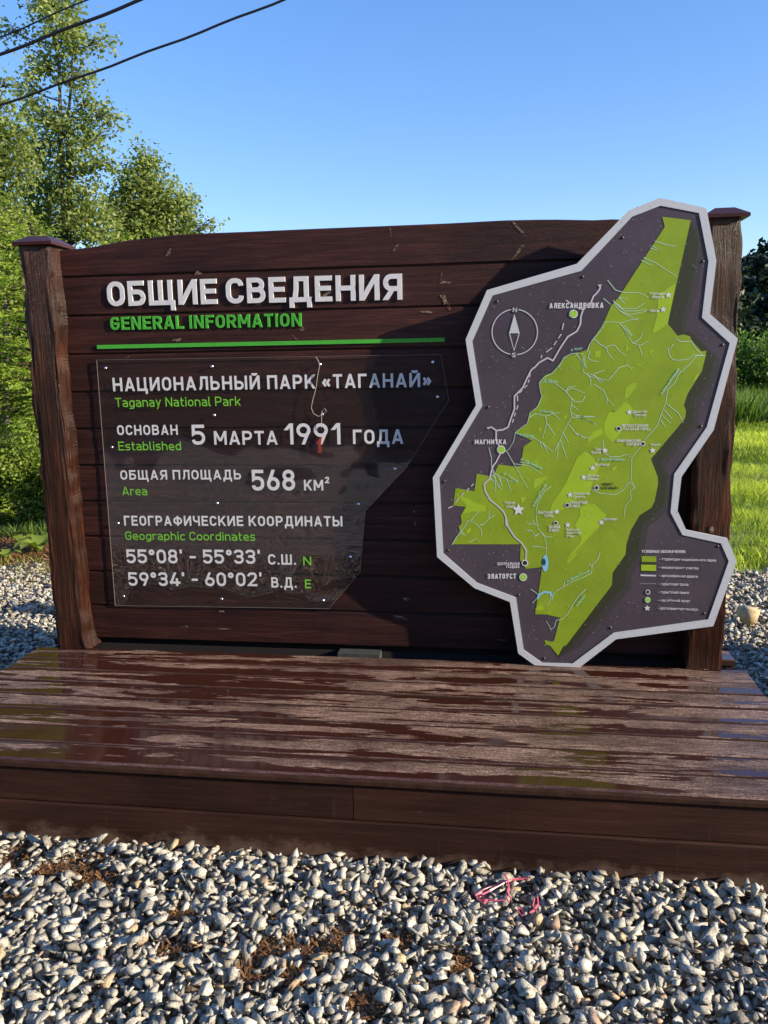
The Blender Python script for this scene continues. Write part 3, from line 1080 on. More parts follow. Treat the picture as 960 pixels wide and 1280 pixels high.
YL = -0.0075
for ch, x, z, H, sx in lettering('ОБЩИЕ СВЕДЕНИЯ', 134.9, 502.6, 383.0, 374.6, 31.8, YL, wt=.185, track=.12, space=.18):
    mb = MB()
    glyph(mb, ch, x, z, H, sx, 0.188, YL, 0.001)
    mb.build('letter', M_white, board)
for ch, x, z, H, sx in lettering('GENERAL INFORMATION', 138.4, 376.8, 412.6, 408.0, 16.6, -0.0075, wt=.2, track=.13, space=.24):
    mb = MB()
    glyph(mb, ch, x, z, H, sx, 0.19, -0.0075, 0.001)
    mb.build('letter', M_green, board)
a, b = at(121.2, 433.8, -0.006), at(555.8, 424.6, -0.006)
mb = MB()
mb.box(a.x, b.x, -0.0065, 0.0005, (a.z + b.z) / 2 - 0.0082, (a.z + b.z) / 2 + 0.0082)
mb.build('green_rule', M_green, board)

# clear sheet ---------------------------------------------------------------
YA = -0.0105
ac_px = [(120.5, 450), (551, 443), (561, 500), (507.5, 585), (456.5, 639), (450, 715), (411, 761), (143.8, 757)]
ac = [(at(a, b, YA).x, at(a, b, YA).z) for a, b in ac_px]
mb = MB()
mb.poly(ac, YA)
sheet = mb.build('clear_sheet', M_acrylic, board)
sheet['label'] = 'clear plastic sheet with one side cut along the map'
mb = MB()
mb.ribbon(ac, 0.0014, YA - 0.0002, -0.0065, closed=True)
mb.build('sheet_edge', M_acedge, sheet)
YT = YA - 0.0006
rows = [('НАЦИОНАЛЬНЫЙ ПАРК «ТАГАНАЙ»', 141.6, 538.4, 489.2, 483.6, 17.4, .165, .15, .30),
        ('ОСНОВАН', 146.8, 222.5, 543.9, 543.5, 12.5, .165, .16, .3),
        ('5', 240.3, 257, 555.9, 555.9, 25, .15, .12, .3), ('МАРТА', 268, 347.2, 555.9, 555.8, 17.2, .16, .14, .3),
        ('1991', 355.9, 425.8, 555.6, 555.4, 26.4, .145, .13, .3), ('ГОДА', 441.4, 504.2, 555, 554.8, 18, .165, .14, .3),
        ('ОБЩАЯ ПЛОЩАДЬ', 150.8, 301.5, 599.6, 599.2, 12, .165, .16, .3),
        ('568', 315.2, 369.2, 613.1, 613.2, 26, .15, .12, .3), ('КМ', 380.2, 404.2, 613, 613.2, 13.3, .165, .14, .3), ('2', 406.3, 411.5, 604, 604, 8, .2, .1, .3),
        ('ГЕОГРАФИЧЕСКИЕ КООРДИНАТЫ', 155.4, 428.1, 656.9, 657.9, 12.5, .165, .15, .3),
        ("55°08' - 55°33'", 158.7, 325.8, 703.8, 704.7, 17.3, .155, .12, .3), ('С.Ш.', 335.4, 370.2, 705.6, 705.9, 12.9, .16, .14, .3),
        ("59°34' - 60°02'", 161, 327.9, 732, 732.8, 17, .155, .12, .3), ('В.Д.', 339.4, 371, 734.4, 734.6, 13, .16, .14, .3)]
for (t, x0, x1, b0, b1, cp, wt, tr, sp) in rows:
    for ch, x, z, H, sx in lettering(t, x0, x1, b0, b1, cp, YT, wt, tr, sp):
        mb = MB()
        glyph(mb, ch, x, z, H, sx, wt * 1.08, YT, None)
        mb.build('printed_letter', M_white, sheet)
for (t, x0, x1, b0, b1, cp) in (('N', 379.2, 389.2, 706.6, 706.7, 11), ('E', 381.4, 389, 735.3, 735.4, 11)):
    mb = MB()
    for ch, x, z, H, sx in lettering(t, x0, x1, b0, b1, cp, YT):
        glyph(mb, ch, x, z, H, sx, .15, YT, None)
    mb.build('printed_letter', M_green_txt, sheet)


def small_text(body, x0, x1, b0, b1, cap_px, Y, mat, parent, name='printed_text', bold=0.0, shear=0.0, rot=None):
    """flat lettering in the built-in face, fitted between two measured ends"""
    cu = bpy.data.curves.new('t', 'FONT')
    cu.body = body
    cu.resolution_u = 3
    cu.offset = bold
    cu.shear = shear
    o = bpy.data.objects.new('t', cu)
    me = bpy.data.meshes.new_from_object(o)
    bpy.data.objects.remove(o)
    bpy.data.curves.remove(cu)
    if len(me.vertices) == 0:
        return None
    co = np.empty(len(me.vertices) * 3, dtype=np.float32)
    me.vertices.foreach_get('co', co)
    co = co.reshape(-1, 3)
    mn, mx = co[:, 0].min(), co[:, 0].max()
    a, b = at(x0, b0, Y), at(x1, b1, Y)
    H = (at(x0, b0 - cap_px, Y) - a).z
    d = Vector((b.x - a.x, b.z - a.z))
    ln = d.length
    d.normalize()
    u = (co[:, 0] - mn) / (mx - mn) * ln
    v = co[:, 1] / 0.727 * H
    out = np.stack([a.x + u * d.x - v * d.y, np.full(len(u), Y), a.z + u * d.y + v * d.x], 1)
    me.vertices.foreach_set('co', out.astype(np.float32).ravel())
    me.materials.clear()
    me.update()
    return link(name, me, mat, parent)


for (t, x0, x1, b0, b1, cp) in (('Taganay National Park', 144.5, 300.9, 508.9, 507.2, 11.6), ('Established', 148.3, 226.6, 563, 562.8, 11),
                                ('Area', 153, 184.2, 619, 619, 10.6), ('Geographic Coordinates', 157, 319.2, 674.8, 676, 10.6)):
    for ch, x, z, H, sx in lettering(t, x0, x1, b0, b1, cp, YT, .125, .115, .28):
        mb = MB()
        glyph(mb, ch, x, z, H, sx, .125, YT, None)
        mb.build('printed_letter', M_green_txt, sheet)

# screws of the clear sheet
for (a, b) in ((132, 460), (265, 458), (400, 455.5), (541, 452.7), (268, 519), (403, 518), (547, 496), (140, 559), (271.5, 629), (448, 630), (494, 586), (147.5, 654),
               (438, 696), (154.5, 745.5), (277, 748.5), (404, 750.5)):
    c = at(a, b, YA)
    vs, fs = [], []
    n, rr = 12, 0.0075
    for lv in range(5):
        t = lv / 4 * math.pi / 2
        for k in range(n):
            q = 2 * math.pi * k / n
            vs.append((c.x + rr * math.cos(t) * math.cos(q), YA - 0.0006 - 0.006 * math.sin(t), c.z + rr * math.cos(t) * math.sin(q)))
    for lv in range(4):
        for k in range(n):
            fs.append((lv * n + k, lv * n + (k + 1) % n, (lv + 1) * n + (k + 1) % n, (lv + 1) * n + k))
    pyd('screw', vs, fs, M_metal, sheet, True)

# ------------------------------------------------------------------ map panel
YM = -0.100
outer_px = [(608.7, 362.6), (721, 329.8), (785.3, 263.6), (824.3, 247.3), (882.7, 260.2), (895.3, 326), (887.3, 392.4), (922.1, 423.3), (891.9, 537.4), (851.8, 595.8), (846.7, 638.2),
            (857.5, 662.2), (909, 672.8), (920.5, 701.4), (891.4, 782.5), (770, 798.8), (724.5, 834), (668.3, 831.3), (647.7, 816.4), (637.4, 752.3), (593.2, 735), (546.4, 696), (541.1, 597), (595, 506.5), (582, 424.5)]
inner_px = [(615.6, 369.5), (726.8, 338.5), (789.9, 271), (825.4, 257.2), (873.5, 266.4), (885.4, 327), (877.2, 397), (912, 429), (883.2, 534), (842.6, 592.4), (838, 640.5),
            (852.9, 668.6), (901, 679), (910.7, 701.4), (885, 774), (767, 790.6), (715.3, 829.2), (677.5, 828.2), (654.6, 811.9), (645, 746.6), (596, 728.2), (554.2, 691.6), (549.2, 597), (603, 507), (590.4, 426.8)]
P2 = lambda lst, Y=YM: [(at(a, b, Y).x, at(a, b, Y).z) for a, b in lst]


def lay(k):
    return YM - 0.0003 * k


mb = MB()
mb.poly(P2(inner_px), YM, YM + 0.006)
panel = mb.build('map_panel', M_panel, board)
panel['label'] = 'large dark map panel with pale edge and green park area'
mb = MB()
o2, i2 = P2(outer_px), P2(inner_px)
n = len(o2)
vs = [(p[0], YM - 0.003, p[1]) for p in o2] + [(p[0], YM - 0.003, p[1]) for p in i2] + [(p[0], YM + 0.008, p[1]) for p in o2] + [(p[0], YM + 0.008, p[1]) for p in i2]
fs = []
for i in range(n):
    j = (i + 1) % n
    fs += [(i, i + n, j + n, j), (i, j, j + 2 * n, i + 2 * n), (j + n, i + n, i + 3 * n, j + 3 * n), (i + 2 * n, j + 2 * n, j + 3 * n, i + 3 * n)]
mb.add(vs, fs)
me_b = mb.build('border', M_border, panel)
bm = bmesh.new()
bm.from_mesh(me_b.data)
bmesh.ops.recalc_face_normals(bm, faces=bm.faces)
bm.to_mesh(me_b.data)
bm.free()

park_px = [(827.8, 271), (863.4, 275.3), (834.5, 404.5), (846.9, 419.7), (854.7, 418), (862.5, 420.5), (864.8, 426), (876.6, 439.2), (882.8, 438.4), (881.3, 447.8), (877.3, 463.4), (859.4, 492.3), (854.7, 506.4),
           (857.5, 513.4), (856.3, 522.8), (842.2, 540), (813.4, 573.8), (822, 595.6), (822.5, 605), (818, 627), (814.2, 634.7), (799.4, 644), (788.4, 662.8), (783, 680), (781.9, 692.7), (765.8, 715.6), (764.8, 731.4),
           (707.8, 806.4), (703.9, 808), (697.7, 819.4), (687.5, 807), (683, 805.5), (679, 808), (682, 804.5), (680.5, 800), (692.2, 802.5), (700, 772), (682.8, 768), (668.8, 767.8), (676.6, 716.6), (677.3, 708.8),
           (657.8, 711), (650, 700.6), (650.8, 680.3), (565.6, 680.3), (575, 663), (573.4, 658.4), (577.3, 653.8), (575.8, 644.4), (582, 633.4), (566.4, 631.9), (569.5, 610), (593, 614), (596, 592), (611, 595), (618.8, 591),
           (622.7, 580.3), (643.8, 583.4), (652.3, 582), (652.3, 573), (654.6, 558), (664.9, 551), (644.3, 540.8), (659.2, 529.4), (661.4, 518), (671.8, 508.7), (677.5, 495), (674, 476.7), (682, 468.6), (690, 466.4),
           (705, 447), (723.3, 441), (734.9, 437), (743, 421), (754.4, 403.8), (763.5, 383), (773.8, 370.6), (831, 283.5)]
shade_px = [(864, 278), (873, 300), (868, 340), (852, 405), (853, 415), (862, 414), (884, 437), (893, 445), (888, 470), (868, 500), (866, 520), (866, 530), (840, 560), (825, 578), (833, 598), (830, 630), (815, 646), (803, 655), (798, 690), (782, 716), (781, 732),
            (716, 806), (698, 822), (690, 812), (700, 800), (760, 720), (780, 660), (810, 620), (805, 580), (840, 520), (850, 460), (830, 420), (828, 395), (855, 285)]
mb = MB()
for k, (dx, dy) in enumerate(((7, 4),)):
    mb.poly(P2([(a + dx, b + dy) if a > 700 else (a, b) for a, b in shade_px]), lay(1))
mb.build('printed_tone', M_pshade2, panel)
mb = MB()
mb.poly(P2(shade_px), lay(2))
mb.build('printed_tone', M_pshade, panel)
mb = MB()
mb.poly(P2(park_px), lay(3))
mb.build('park_area', M_park, panel)

c3 = lambda l: [(540 + a / 4.364, 240 + b / 4.364) for a, b in l]
c4 = lambda l: [(720 + a / 4.364, 240 + b / 4.364) for a, b in l]
c5 = lambda l: [(540 + a / 4.364, 440 + b / 4.364) for a, b in l]
c6 = lambda l: [(720 + a / 4.364, 440 + b / 4.364) for a, b in l]
c7 = lambda l: [(540 + a / 4.364, 640 + b / 4.364) for a, b in l]
d1 = lambda l: [(550 + a / 6.4, 560 + b / 6.4) for a, b in l]
d2 = lambda l: [(650 + a / 6.4, 690 + b / 6.4) for a, b in l]
d3 = lambda l: [(690 + a / 6.4, 530 + b / 6.4) for a, b in l]
high = [c6([(270, 265), (310, 310), (300, 370), (200, 495), (155, 450), (150, 400), (180, 325), (210, 330)]),
        c6([(265, 240), (270, 200), (300, 170), (330, 170), (325, 195), (290, 240), (262, 258)]),
        c6([(60, 500), (65, 470), (95, 435), (145, 415), (150, 445), (100, 470)]),
        d3([(260, 220), (300, 235), (360, 300), (380, 350), (330, 450), (300, 560), (200, 600), (100, 680), (0, 720), (-30, 740), (0, 640), (100, 490), (200, 270)]),
        d3([(290, 635), (340, 640), (435, 725), (370, 830), (280, 920), (200, 1010), (110, 1110), (130, 1060), (215, 960), (235, 920), (180, 810), (220, 740), (225, 670)]),
        c4([(545, 495), (520, 620), (500, 720), (430, 768), (415, 765), (440, 680), (450, 560)]),
        c5([(130, 775), (200, 800), (230, 820), (295, 840), (290, 870), (220, 870), (165, 885), (190, 840)]),
        c5([(560, 690), (635, 680), (600, 710), (550, 750)]),
        d2([(120, 460), (165, 395), (195, 455), (165, 470)]), d1([(645, 400), (690, 395), (655, 450)]), d1([(210, 660), (245, 635), (250, 660), (215, 690)]),
        c4([(105, 870), (135, 865), (130, 905), (100, 900)]), c4([(400, 870), (430, 850), (405, 890)]), c4([(320, 935), (360, 940), (350, 950)]), c6([(650, 130), (680, 105), (660, 145), (635, 165)]),
        c6([(190, 640), (225, 615), (215, 645), (200, 650)]), c5([(580, 420), (600, 405), (590, 440)]), c5([(715, 355), (740, 340), (725, 370)]), c5([(480, 795), (515, 790), (490, 820)]),
        c5([(555, 595), (580, 590), (570, 630)]), d2([(220, 480), (255, 465), (240, 505)]), d2([(370, 90), (440, 5), (455, 20), (380, 100)]), c4([(275, 830), (290, 860), (270, 870)])]
for k, h in enumerate(high):
    mb = MB()
    mb.poly(P2(h), lay(4) - 0.00003 * (k % 5))
    mb.build('highland_patch', M_high, panel)

rivers = [c4(l) for l in ([(430, 268), (500, 290), (550, 295)], [(415, 293), (445, 310)], [(405, 305), (440, 318)], [(368, 358), (430, 385), (548, 460)], [(355, 372), (410, 400)],
          [(172, 480), (215, 535), (260, 548), (340, 550), (375, 562), (395, 578)], [(235, 575), (285, 585)], [(205, 595), (245, 635), (330, 635), (375, 605)], [(240, 650), (290, 670), (385, 650)],
          [(225, 610), (262, 648), (320, 650), (388, 640)], [(232, 575), (268, 612)], [(150, 580), (190, 615)], [(205, 590), (215, 620), (260, 665), (300, 682), (340, 700)], [(60, 870), (75, 830), (95, 800), (130, 760), (160, 710), (200, 708), (240, 715), (290, 700), (340, 690)],
          [(235, 712), (262, 745), (285, 790), (310, 825), (355, 835), (395, 815)], [(310, 825), (345, 805), (365, 770)], [(345, 838), (360, 890)],
          [(95, 800), (130, 830), (165, 850), (180, 838), (210, 835), (240, 870), (270, 890)], [(165, 850), (175, 880), (205, 915)], [(75, 868), (65, 905), (90, 922), (125, 925)],
          [(540, 795), (565, 815), (630, 815), (650, 850), (690, 890), (710, 895)], [(500, 850), (510, 895), (530, 915), (560, 918), (610, 912), (640, 890), (690, 890)], [(530, 830), (510, 860)])]
rivers += [c6(l) for l in ([(700, 20), (655, 20), (620, 65), (560, 120), (540, 165), (500, 205), (490, 270), (465, 340), (440, 405), (385, 465), (365, 500), (305, 575), (302, 640), (300, 700), (320, 740), (295, 760), (302, 800), (268, 840), (262, 905)],
          [(560, 95), (520, 140), (500, 180), (470, 225)], [(495, 285), (560, 335), (585, 385)], [(480, 315), (525, 365)], [(470, 345), (515, 390)], [(462, 375), (490, 410)], [(148, 480), (148, 545), (185, 572), (240, 570), (270, 558), (300, 575)],
          [(85, 750), (130, 770), (215, 778), (255, 755), (290, 710), (320, 740)], [(0, 10), (30, 50), (40, 110), (80, 135), (180, 155)], [(75, 120), (110, 135), (150, 165)], [(60, 115), (80, 150), (80, 190)],
          [(100, 118), (155, 98)], [(95, 120), (135, 170)], [(180, 150), (235, 85), (280, 70), (305, 95)], [(95, 175), (150, 210), (170, 255), (210, 295)], [(168, 245), (170, 285)], [(0, 345), (60, 355), (120, 352)],
          [(0, 355), (60, 370), (110, 398)], [(0, 440), (40, 468), (75, 468)])]
rivers += [c5(l) for l in ([(800, 5), (760, 10), (720, 30), (695, 75), (655, 115), (615, 135), (600, 150), (585, 170), (592, 215), (600, 240), (575, 300), (535, 330), (520, 390), (490, 410), (455, 440), (445, 490), (420, 530), (400, 540)],
          [(600, 160), (670, 170), (730, 215), (745, 190), (785, 185)], [(730, 215), (760, 195), (835, 225)], [(835, 240), (820, 270), (780, 270), (760, 250)], [(730, 215), (765, 260), (755, 320), (765, 355), (740, 390), (715, 440), (690, 500), (680, 590)], [(765, 290), (800, 318)],
          [(760, 330), (790, 350), (905, 352)], [(770, 355), (830, 365), (895, 395)], [(745, 395), (790, 450), (850, 468)], [(530, 355), (570, 335), (620, 350), (660, 335), (700, 330)], [(620, 350), (625, 390), (605, 470)], [(630, 390), (670, 455)],
          [(660, 335), (700, 370)], [(455, 440), (500, 460), (560, 470), (600, 495), (660, 545)], [(590, 490), (600, 530)], [(605, 495), (630, 550)], [(715, 440), (745, 495)], [(700, 480), (735, 580)], [(690, 495), (670, 540)], [(390, 530), (410, 545), (450, 615), (490, 690), (525, 745)],
          [(455, 610), (530, 620), (600, 665)], [(480, 600), (540, 610), (600, 640)], [(345, 600), (325, 650), (370, 680), (420, 700), (465, 712)], [(330, 665), (360, 720), (380, 750)], [(370, 685), (378, 720), (385, 735)], [(410, 700), (430, 760)], [(310, 520), (325, 580), (325, 650), (318, 680), (320, 700)],
          [(335, 640), (345, 690), (345, 765)])]
rivers += [d1(l) for l in ([(95, 775), (130, 715), (180, 655), (225, 580), (270, 590), (310, 625), (330, 650), (335, 710)], [(245, 580), (280, 540), (320, 495)], [(320, 615), (350, 610), (385, 570), (445, 530)], [(390, 560), (395, 495)], [(165, 680), (215, 695)],
          [(160, 650), (195, 700)], [(235, 755), (260, 740), (295, 720)], [(890, 305), (830, 350), (785, 430), (770, 490), (770, 560), (785, 640), (835, 710), (850, 770), (850, 860)], [(695, 605), (785, 610)], [(740, 575), (760, 610)], [(695, 660), (735, 660), (760, 700), (800, 680)],
          [(760, 710), (790, 690)], [(800, 665), (850, 710), (900, 710)], [(740, 785), (800, 788), (845, 800)], [(400, 240), (450, 290), (490, 330)], [(460, 210), (500, 310)], [(380, 400), (430, 440), (470, 465)])]
rivers += [d2(l) for l in ([(640, 5), (620, 60), (580, 100), (570, 170), (500, 205), (430, 230), (345, 280), (290, 310), (265, 345), (250, 350)], [(265, 345), (255, 385)], [(350, 275), (360, 215)], [(85, 295), (135, 330), (150, 350)],
          [(150, 350), (130, 375), (100, 410)], [(530, 295), (470, 350), (420, 420), (385, 490), (340, 535), (290, 545), (275, 600), (245, 620), (240, 600), (210, 550)], [(575, 120), (555, 85)], [(240, 330), (248, 375), (215, 425)])]
for k, l in enumerate(rivers):
    mb = MB()
    mb.ribbon(P2(l), 0.0024, lay(5) - 0.00002 * (k % 9), taper=0.4)
    mb.build('river_line', M_river, panel)
mb = MB()
mb.ribbon(P2(d2([(255, 350), (245, 325), (190, 318), (150, 345), (140, 375)])), 0.008, lay(5.6))
mb.build('river_line', M_lake, panel)
mb = MB()
mb.poly(P2([(681.6 + 3.9 * math.cos(t), 704 + 10.5 * math.sin(t)) for t in np.linspace(0, 6.0, 14)]), lay(5.8))
mb.build('lake', M_lake, panel)
mb = MB()
mb.poly(P2([(679.8 + 2.4 * math.cos(t), 702.5 + 4.6 * math.sin(t)) for t in np.linspace(0, 6.0, 12)]), lay(6.2))
mb.build('lake_depth', M_lake2, panel)
roads = [c3([(915, 505), (917, 525), (905, 545), (880, 570), (865, 610), (825, 640), (812, 680), (810, 720), (790, 760), (740, 790), (700, 850), (660, 920), (630, 905), (585, 930), (555, 962)]),
         c5([(540, 100), (515, 150), (495, 195), (450, 240), (450, 310), (435, 350), (415, 410), (385, 425), (350, 428), (325, 410), (300, 415)]), c5([(555, 85), (540, 100)]), c5([(350, 425), (350, 480), (375, 530)]),
         c5([(375, 550), (350, 600), (330, 625), (315, 690), (285, 720), (290, 760), (320, 810), (360, 840), (390, 870), (403, 900), (405, 950)]), c7([(402, 20), (415, 80), (450, 135), (490, 170), (515, 210), (512, 262)]),
         c3([(730, 590), (790, 630), (820, 640)]), c3([(905, 510), (925, 507)])]
for k, l in enumerate(roads):
    mb = MB()
    mb.ribbon(P2(l), 0.0058 if k < 6 else 0.004, lay(6) - 0.00004 * k)
    mb.build('road_line', M_road, panel)
mb = MB()
dash = c3([(718, 715), (705, 775), (655, 850), (600, 890), (590, 915)])
dash2 = c5([(535, 120), (530, 150), (520, 180), (465, 235), (470, 290), (455, 330), (435, 400)])
dash3 = d1([(270, 285), (235, 320), (150, 400), (105, 465), (40, 490)])
for dl in (dash, dash2, dash3):
    for (a, b) in zip(dl, dl[1:]):
        L_ = math.hypot(b[0] - a[0], b[1] - a[1])
        m_ = max(1, int(L_ / 8))
        for q in range(m_):
            s0, s1 = q / m_, (q + 0.6) / m_
            mb.ribbon(P2([(a[0] + (b[0] - a[0]) * s0, a[1] + (b[1] - a[1]) * s0), (a[0] + (b[0] - a[0]) * s1, a[1] + (b[1] - a[1]) * s1)]), 0.004, lay(6.5))
tag(mb.build('dashed_line', M_road, panel), None, kind='stuff')


def circ(px, py, r, n=18):
    return [(px + r * math.cos(t), py + r * math.sin(t)) for t in [2 * math.pi * k / n for k in range(n)]]


def star(px, py, r):
    return [(px + (r if k % 2 == 0 else r * 0.45) * math.sin(math.pi * k / 5), py - (r if k % 2 == 0 else r * 0.45) * math.cos(math.pi * k / 5)) for k in range(10)]


mb = MB()   # compass
mb.ribbon(P2(circ(643.5, 415, 28.4, 56)), 0.0036, lay(6), closed=True)
mb.poly(P2([(643, 392.5), (649.7, 416.6), (636.2, 416.6)]), lay(7))
mb.ribbon(P2([(636.9, 416.8), (642.6, 438), (649, 416.8)]), 0.0036, lay(7))
mb.build('compass', M_border, panel)
for px_, py_, r_ in ((643.5, 387, 4.6), (642.3, 443.5, 4.2)):
    mbb = MB()
    mbb.poly(P2(circ(px_, py_, r_, 8)), lay(6.5))
    mbb.build('compass_gap', M_panel, panel)
small_text('N', 640.9, 646.2, 389.8, 389.8, 5.6, lay(7.5), M_border, panel, 'map_text', 0.015)
small_text('S', 640.0, 644.7, 446.4, 446.4, 5.6, lay(7.5), M_border, panel, 'map_text', 0.015)
def sym(pts, k, mt):
    mb = MB()
    mb.poly(P2(pts), lay(k))
    mb.build('map_symbol', mt, panel)


for a, b, r in ((716.9, 392.4, 5.3), (626.4, 562, 5.3), (654, 721.3, 4.9), (809.4, 749.7, 3.6)):
    sym(circ(a, b, r), 8, M_white)
    sym(circ(a, b, r * 0.8), 9, M_dot)
for a, b, r in ((656.2, 703.5, 4.1), (773.2, 535.6, 3.2), (803.6, 554.6, 3.0), (745.7, 609.6, 3.2), (709, 631.3, 3.2), (694.7, 653.6, 2.8), (809.7, 739.8, 3.0)):
    sym(circ(a, b, r), 8, M_white)
    sym(circ(a, b, r * 0.68), 9, M_black)
for a, b, r in ((648, 637, 8), (786.5, 515.2, 4.2), (756.2, 563, 4.2), (815.6, 563, 4.2), (740.6, 584.8, 4), (729.6, 596.5, 4), (751.6, 652.6, 4), (695.8, 639.4, 4), (712.3, 618.3, 4), (709.6, 656, 4), (835.3, 368.8, 4.6), (828.8, 386.7, 4.3), (809, 760, 4)):
    sym(star(a, b, r), 8, M_white)

texts = [('АЛЕКСАНДРОВКА', 686.7, 754.3, 385.6, 385.0, 6.8, M_white, .045), ('МАГНИТКА', 593.4, 632.8, 555.4, 555.2, 6.0, M_white, .045), ('ЗЛАТОУСТ', 609.4, 645, 723.6, 723.2, 6.4, M_white, .045),
         ('ЦЕНТРАЛЬНАЯ', 621.8, 649.3, 706.3, 706.3, 3.2, M_white, .04), ('УСАДЬБА', 632.6, 649.3, 710, 710, 3.2, M_white, .04),
         ('Чёрная', 631, 644, 630, 630, 3.3, M_white, .03), ('Скала', 633, 644, 634.6, 634.6, 3.3, M_white, .03),
         ('Дальний', 791, 808.5, 516, 516, 3.2, M_white, .03), ('Таганай', 792, 807.5, 520.4, 520.4, 3.2, M_white, .03),
         ('МЕТЕОСТАНЦИЯ', 777, 810, 533.7, 533.7, 3.2, M_white, .04), ('«ТАГАНАЙ ГОРА»', 777, 813, 538.0, 538.0, 3.2, M_white, .04),
         ('КИАЛИМСКИЙ', 771.5, 800.5, 552.6, 552.6, 3.2, M_white, .04), ('КОРДОН', 783.5, 800.5, 556.8, 556.8, 3.2, M_white, .04),
         ('Три', 743.5, 751, 563, 563, 3.2, M_white, .03), ('Брата', 739.5, 751, 567, 567, 3.2, M_white, .03), ('Ицыл', 814, 825, 557.5, 557, 3.2, M_white, .03),
         ('Круглица', 743.5, 761.5, 582.3, 582, 3.2, M_white, .03), ('Долина', 734, 748.5, 596, 596, 3.2, M_white, .03), ('Сказок', 734, 748, 600, 600, 3.2, M_white, .03),
         ('ПРИЮТ', 753, 767, 607, 607, 3.2, M_black, .04), ('«ТАГАНАЙ»', 750.5, 772.5, 611.5, 611.5, 3.2, M_black, .04),
         ('Откликной', 717, 737, 618.5, 618.5, 3.2, M_white, .03), ('Гребень', 717, 732, 622.6, 622.6, 3.2, M_white, .03),
         ('ГРЕМУЧИЙ', 713, 734, 630.2, 630.2, 3.2, M_white, .04), ('КЛЮЧ', 713, 724.5, 634.4, 634.4, 3.2, M_white, .04),
         ('Двуглавая', 672, 692, 641.8, 641.8, 3.2, M_white, .03), ('Сопка', 680.5, 692, 646, 646, 3.2, M_white, .03),
         ('БЕЛЫЙ', 686.5, 700, 660.5, 660.5, 3.2, M_white, .04), ('КЛЮЧ', 687, 698, 664.8, 664.8, 3.2, M_white, .04),
         ('Большая', 708.5, 725, 663.6, 663.6, 3.2, M_white, .03), ('Каменная', 708.5, 727, 667.6, 667.6, 3.2, M_white, .03), ('Река', 708.5, 717, 671.6, 671.6, 3.2, M_white, .03),
         ('Монблан', 755, 771.5, 650.5, 650.3, 3.2, M_white, .03), ('Чёртовы', 812, 830.5, 368.5, 368.5, 3.2, M_white, .03), ('Ворота', 815.5, 830, 372.6, 372.6, 3.2, M_white, .03), ('Юрма', 812.5, 824, 389.8, 389.8, 3.2, M_white, .03),
         ('р. Куса', 714, 727.5, 438.5, 436.5, 3, M_rivern, .02), ('р. Шумга', 681, 697, 475.5, 478.5, 3, M_rivern, .03), ('р. Каменка', 675, 692, 514.5, 517, 3, M_rivern, .03), ('р. Кустарь', 650, 668, 543.6, 547, 3, M_rivern, .03),
         ('р. М. Арша', 651, 677, 574.5, 586.5, 3, M_rivern, .03), ('р. Тесьма', 630, 647, 592.5, 603, 3, M_rivern, .03), ('р. Большая Тесьма', 668, 683.5, 633, 606, 3, M_rivern, .03), ('р. Малый Киалим', 747, 781, 575.6, 576, 3.3, M_rivern, .03),
         ('р. Большой Киалим', 828, 850, 493, 461.5, 3, M_rivern, .03), ('р. Малая Тесьма', 710, 737, 727, 714.5, 3, M_rivern, .03), ('р. Багруша', 722, 732, 757.5, 745, 3, M_rivern, .03), ('р. Юрюзань', 727.5, 731.5, 442, 461, 3, M_rivern, .03), ('р. Громотуха', 780, 789, 408, 420.5, 3, M_rivern, .03),
         ('УСЛОВНЫЕ ОБОЗНАЧЕНИЯ:', 802, 857, 691, 691.3, 3.4, M_white, .045),
         ('– территория национального парка', 824, 895, 700.2, 702.0, 3.3, M_white, .02), ('– высокогорные участки', 823.8, 872.8, 710.6, 711.8, 3.3, M_white, .02), ('– автомобильная дорога', 823.5, 871.9, 721, 722.2, 3.3, M_white, .02),
         ('– туристская тропа', 823, 860.3, 731.3, 732.2, 3.3, M_white, .02), ('– туристский приют', 822.5, 861.6, 741.5, 742.5, 3.3, M_white, .02), ('– населённый пункт', 822.3, 862.5, 751.8, 752.8, 3.3, M_white, .02),
         ('– достопримечательность', 822, 873, 761.5, 763.5, 3.3, M_white, .02)]
for k, (t, x0, x1, b0, b1, cp, mt, bo) in enumerate(texts):
    if all(ch in G for ch in t) and t.upper() == t:
        mb = MB()
        wt_ = .2 if cp > 4 else .17
        for ch, x, z, H, sx in lettering(t, x0, x1, b0, b1, cp * (1.0 if cp > 4 else 1.08), lay(10), wt_, .16, .3):
            glyph(mb, ch, x, z, H, sx, wt_, lay(10) - 0.00001 * k, None)
        tag(mb.build('map_text', mt, panel), None, kind='stuff')
    else:
        small_text(t, x0, x1, b0, b1, cp, lay(10) - 0.00001 * k, mt, panel, 'map_text', min(bo, .015))
mb = MB()
mb.poly(P2([(802, 695), (820.3, 695.3), (820.3, 702.5), (802, 702.2)]), lay(4))
mb.build('legend_swatch', M_park, panel)
mb = MB()
mb.poly(P2([(801.3, 705.6), (820, 706), (820, 713.6), (801.3, 713.2)]), lay(4))
mb.build('legend_swatch', M_high, panel)
mb = MB()
mb.poly(P2([(800.5, 702.4), (820, 702.7), (820, 705.6), (800.5, 705.2)]), lay(3.5))
mb.poly(P2([(801, 713.6), (820, 714), (820, 715.2), (801, 714.9)]), lay(3.5))
mb.build('legend_tone', M_pshade, panel)
mb = MB()
mb.ribbon(P2([(800.5, 718.9), (820, 719.6)]), 0.0062, lay(4))
for k in range(10):
    x = 800.8 + k * 2
    mb.ribbon(P2([(x, 729.5), (x + 1, 729.5)]), 0.0022, lay(4))
mb.build('legend_line', M_border, panel)

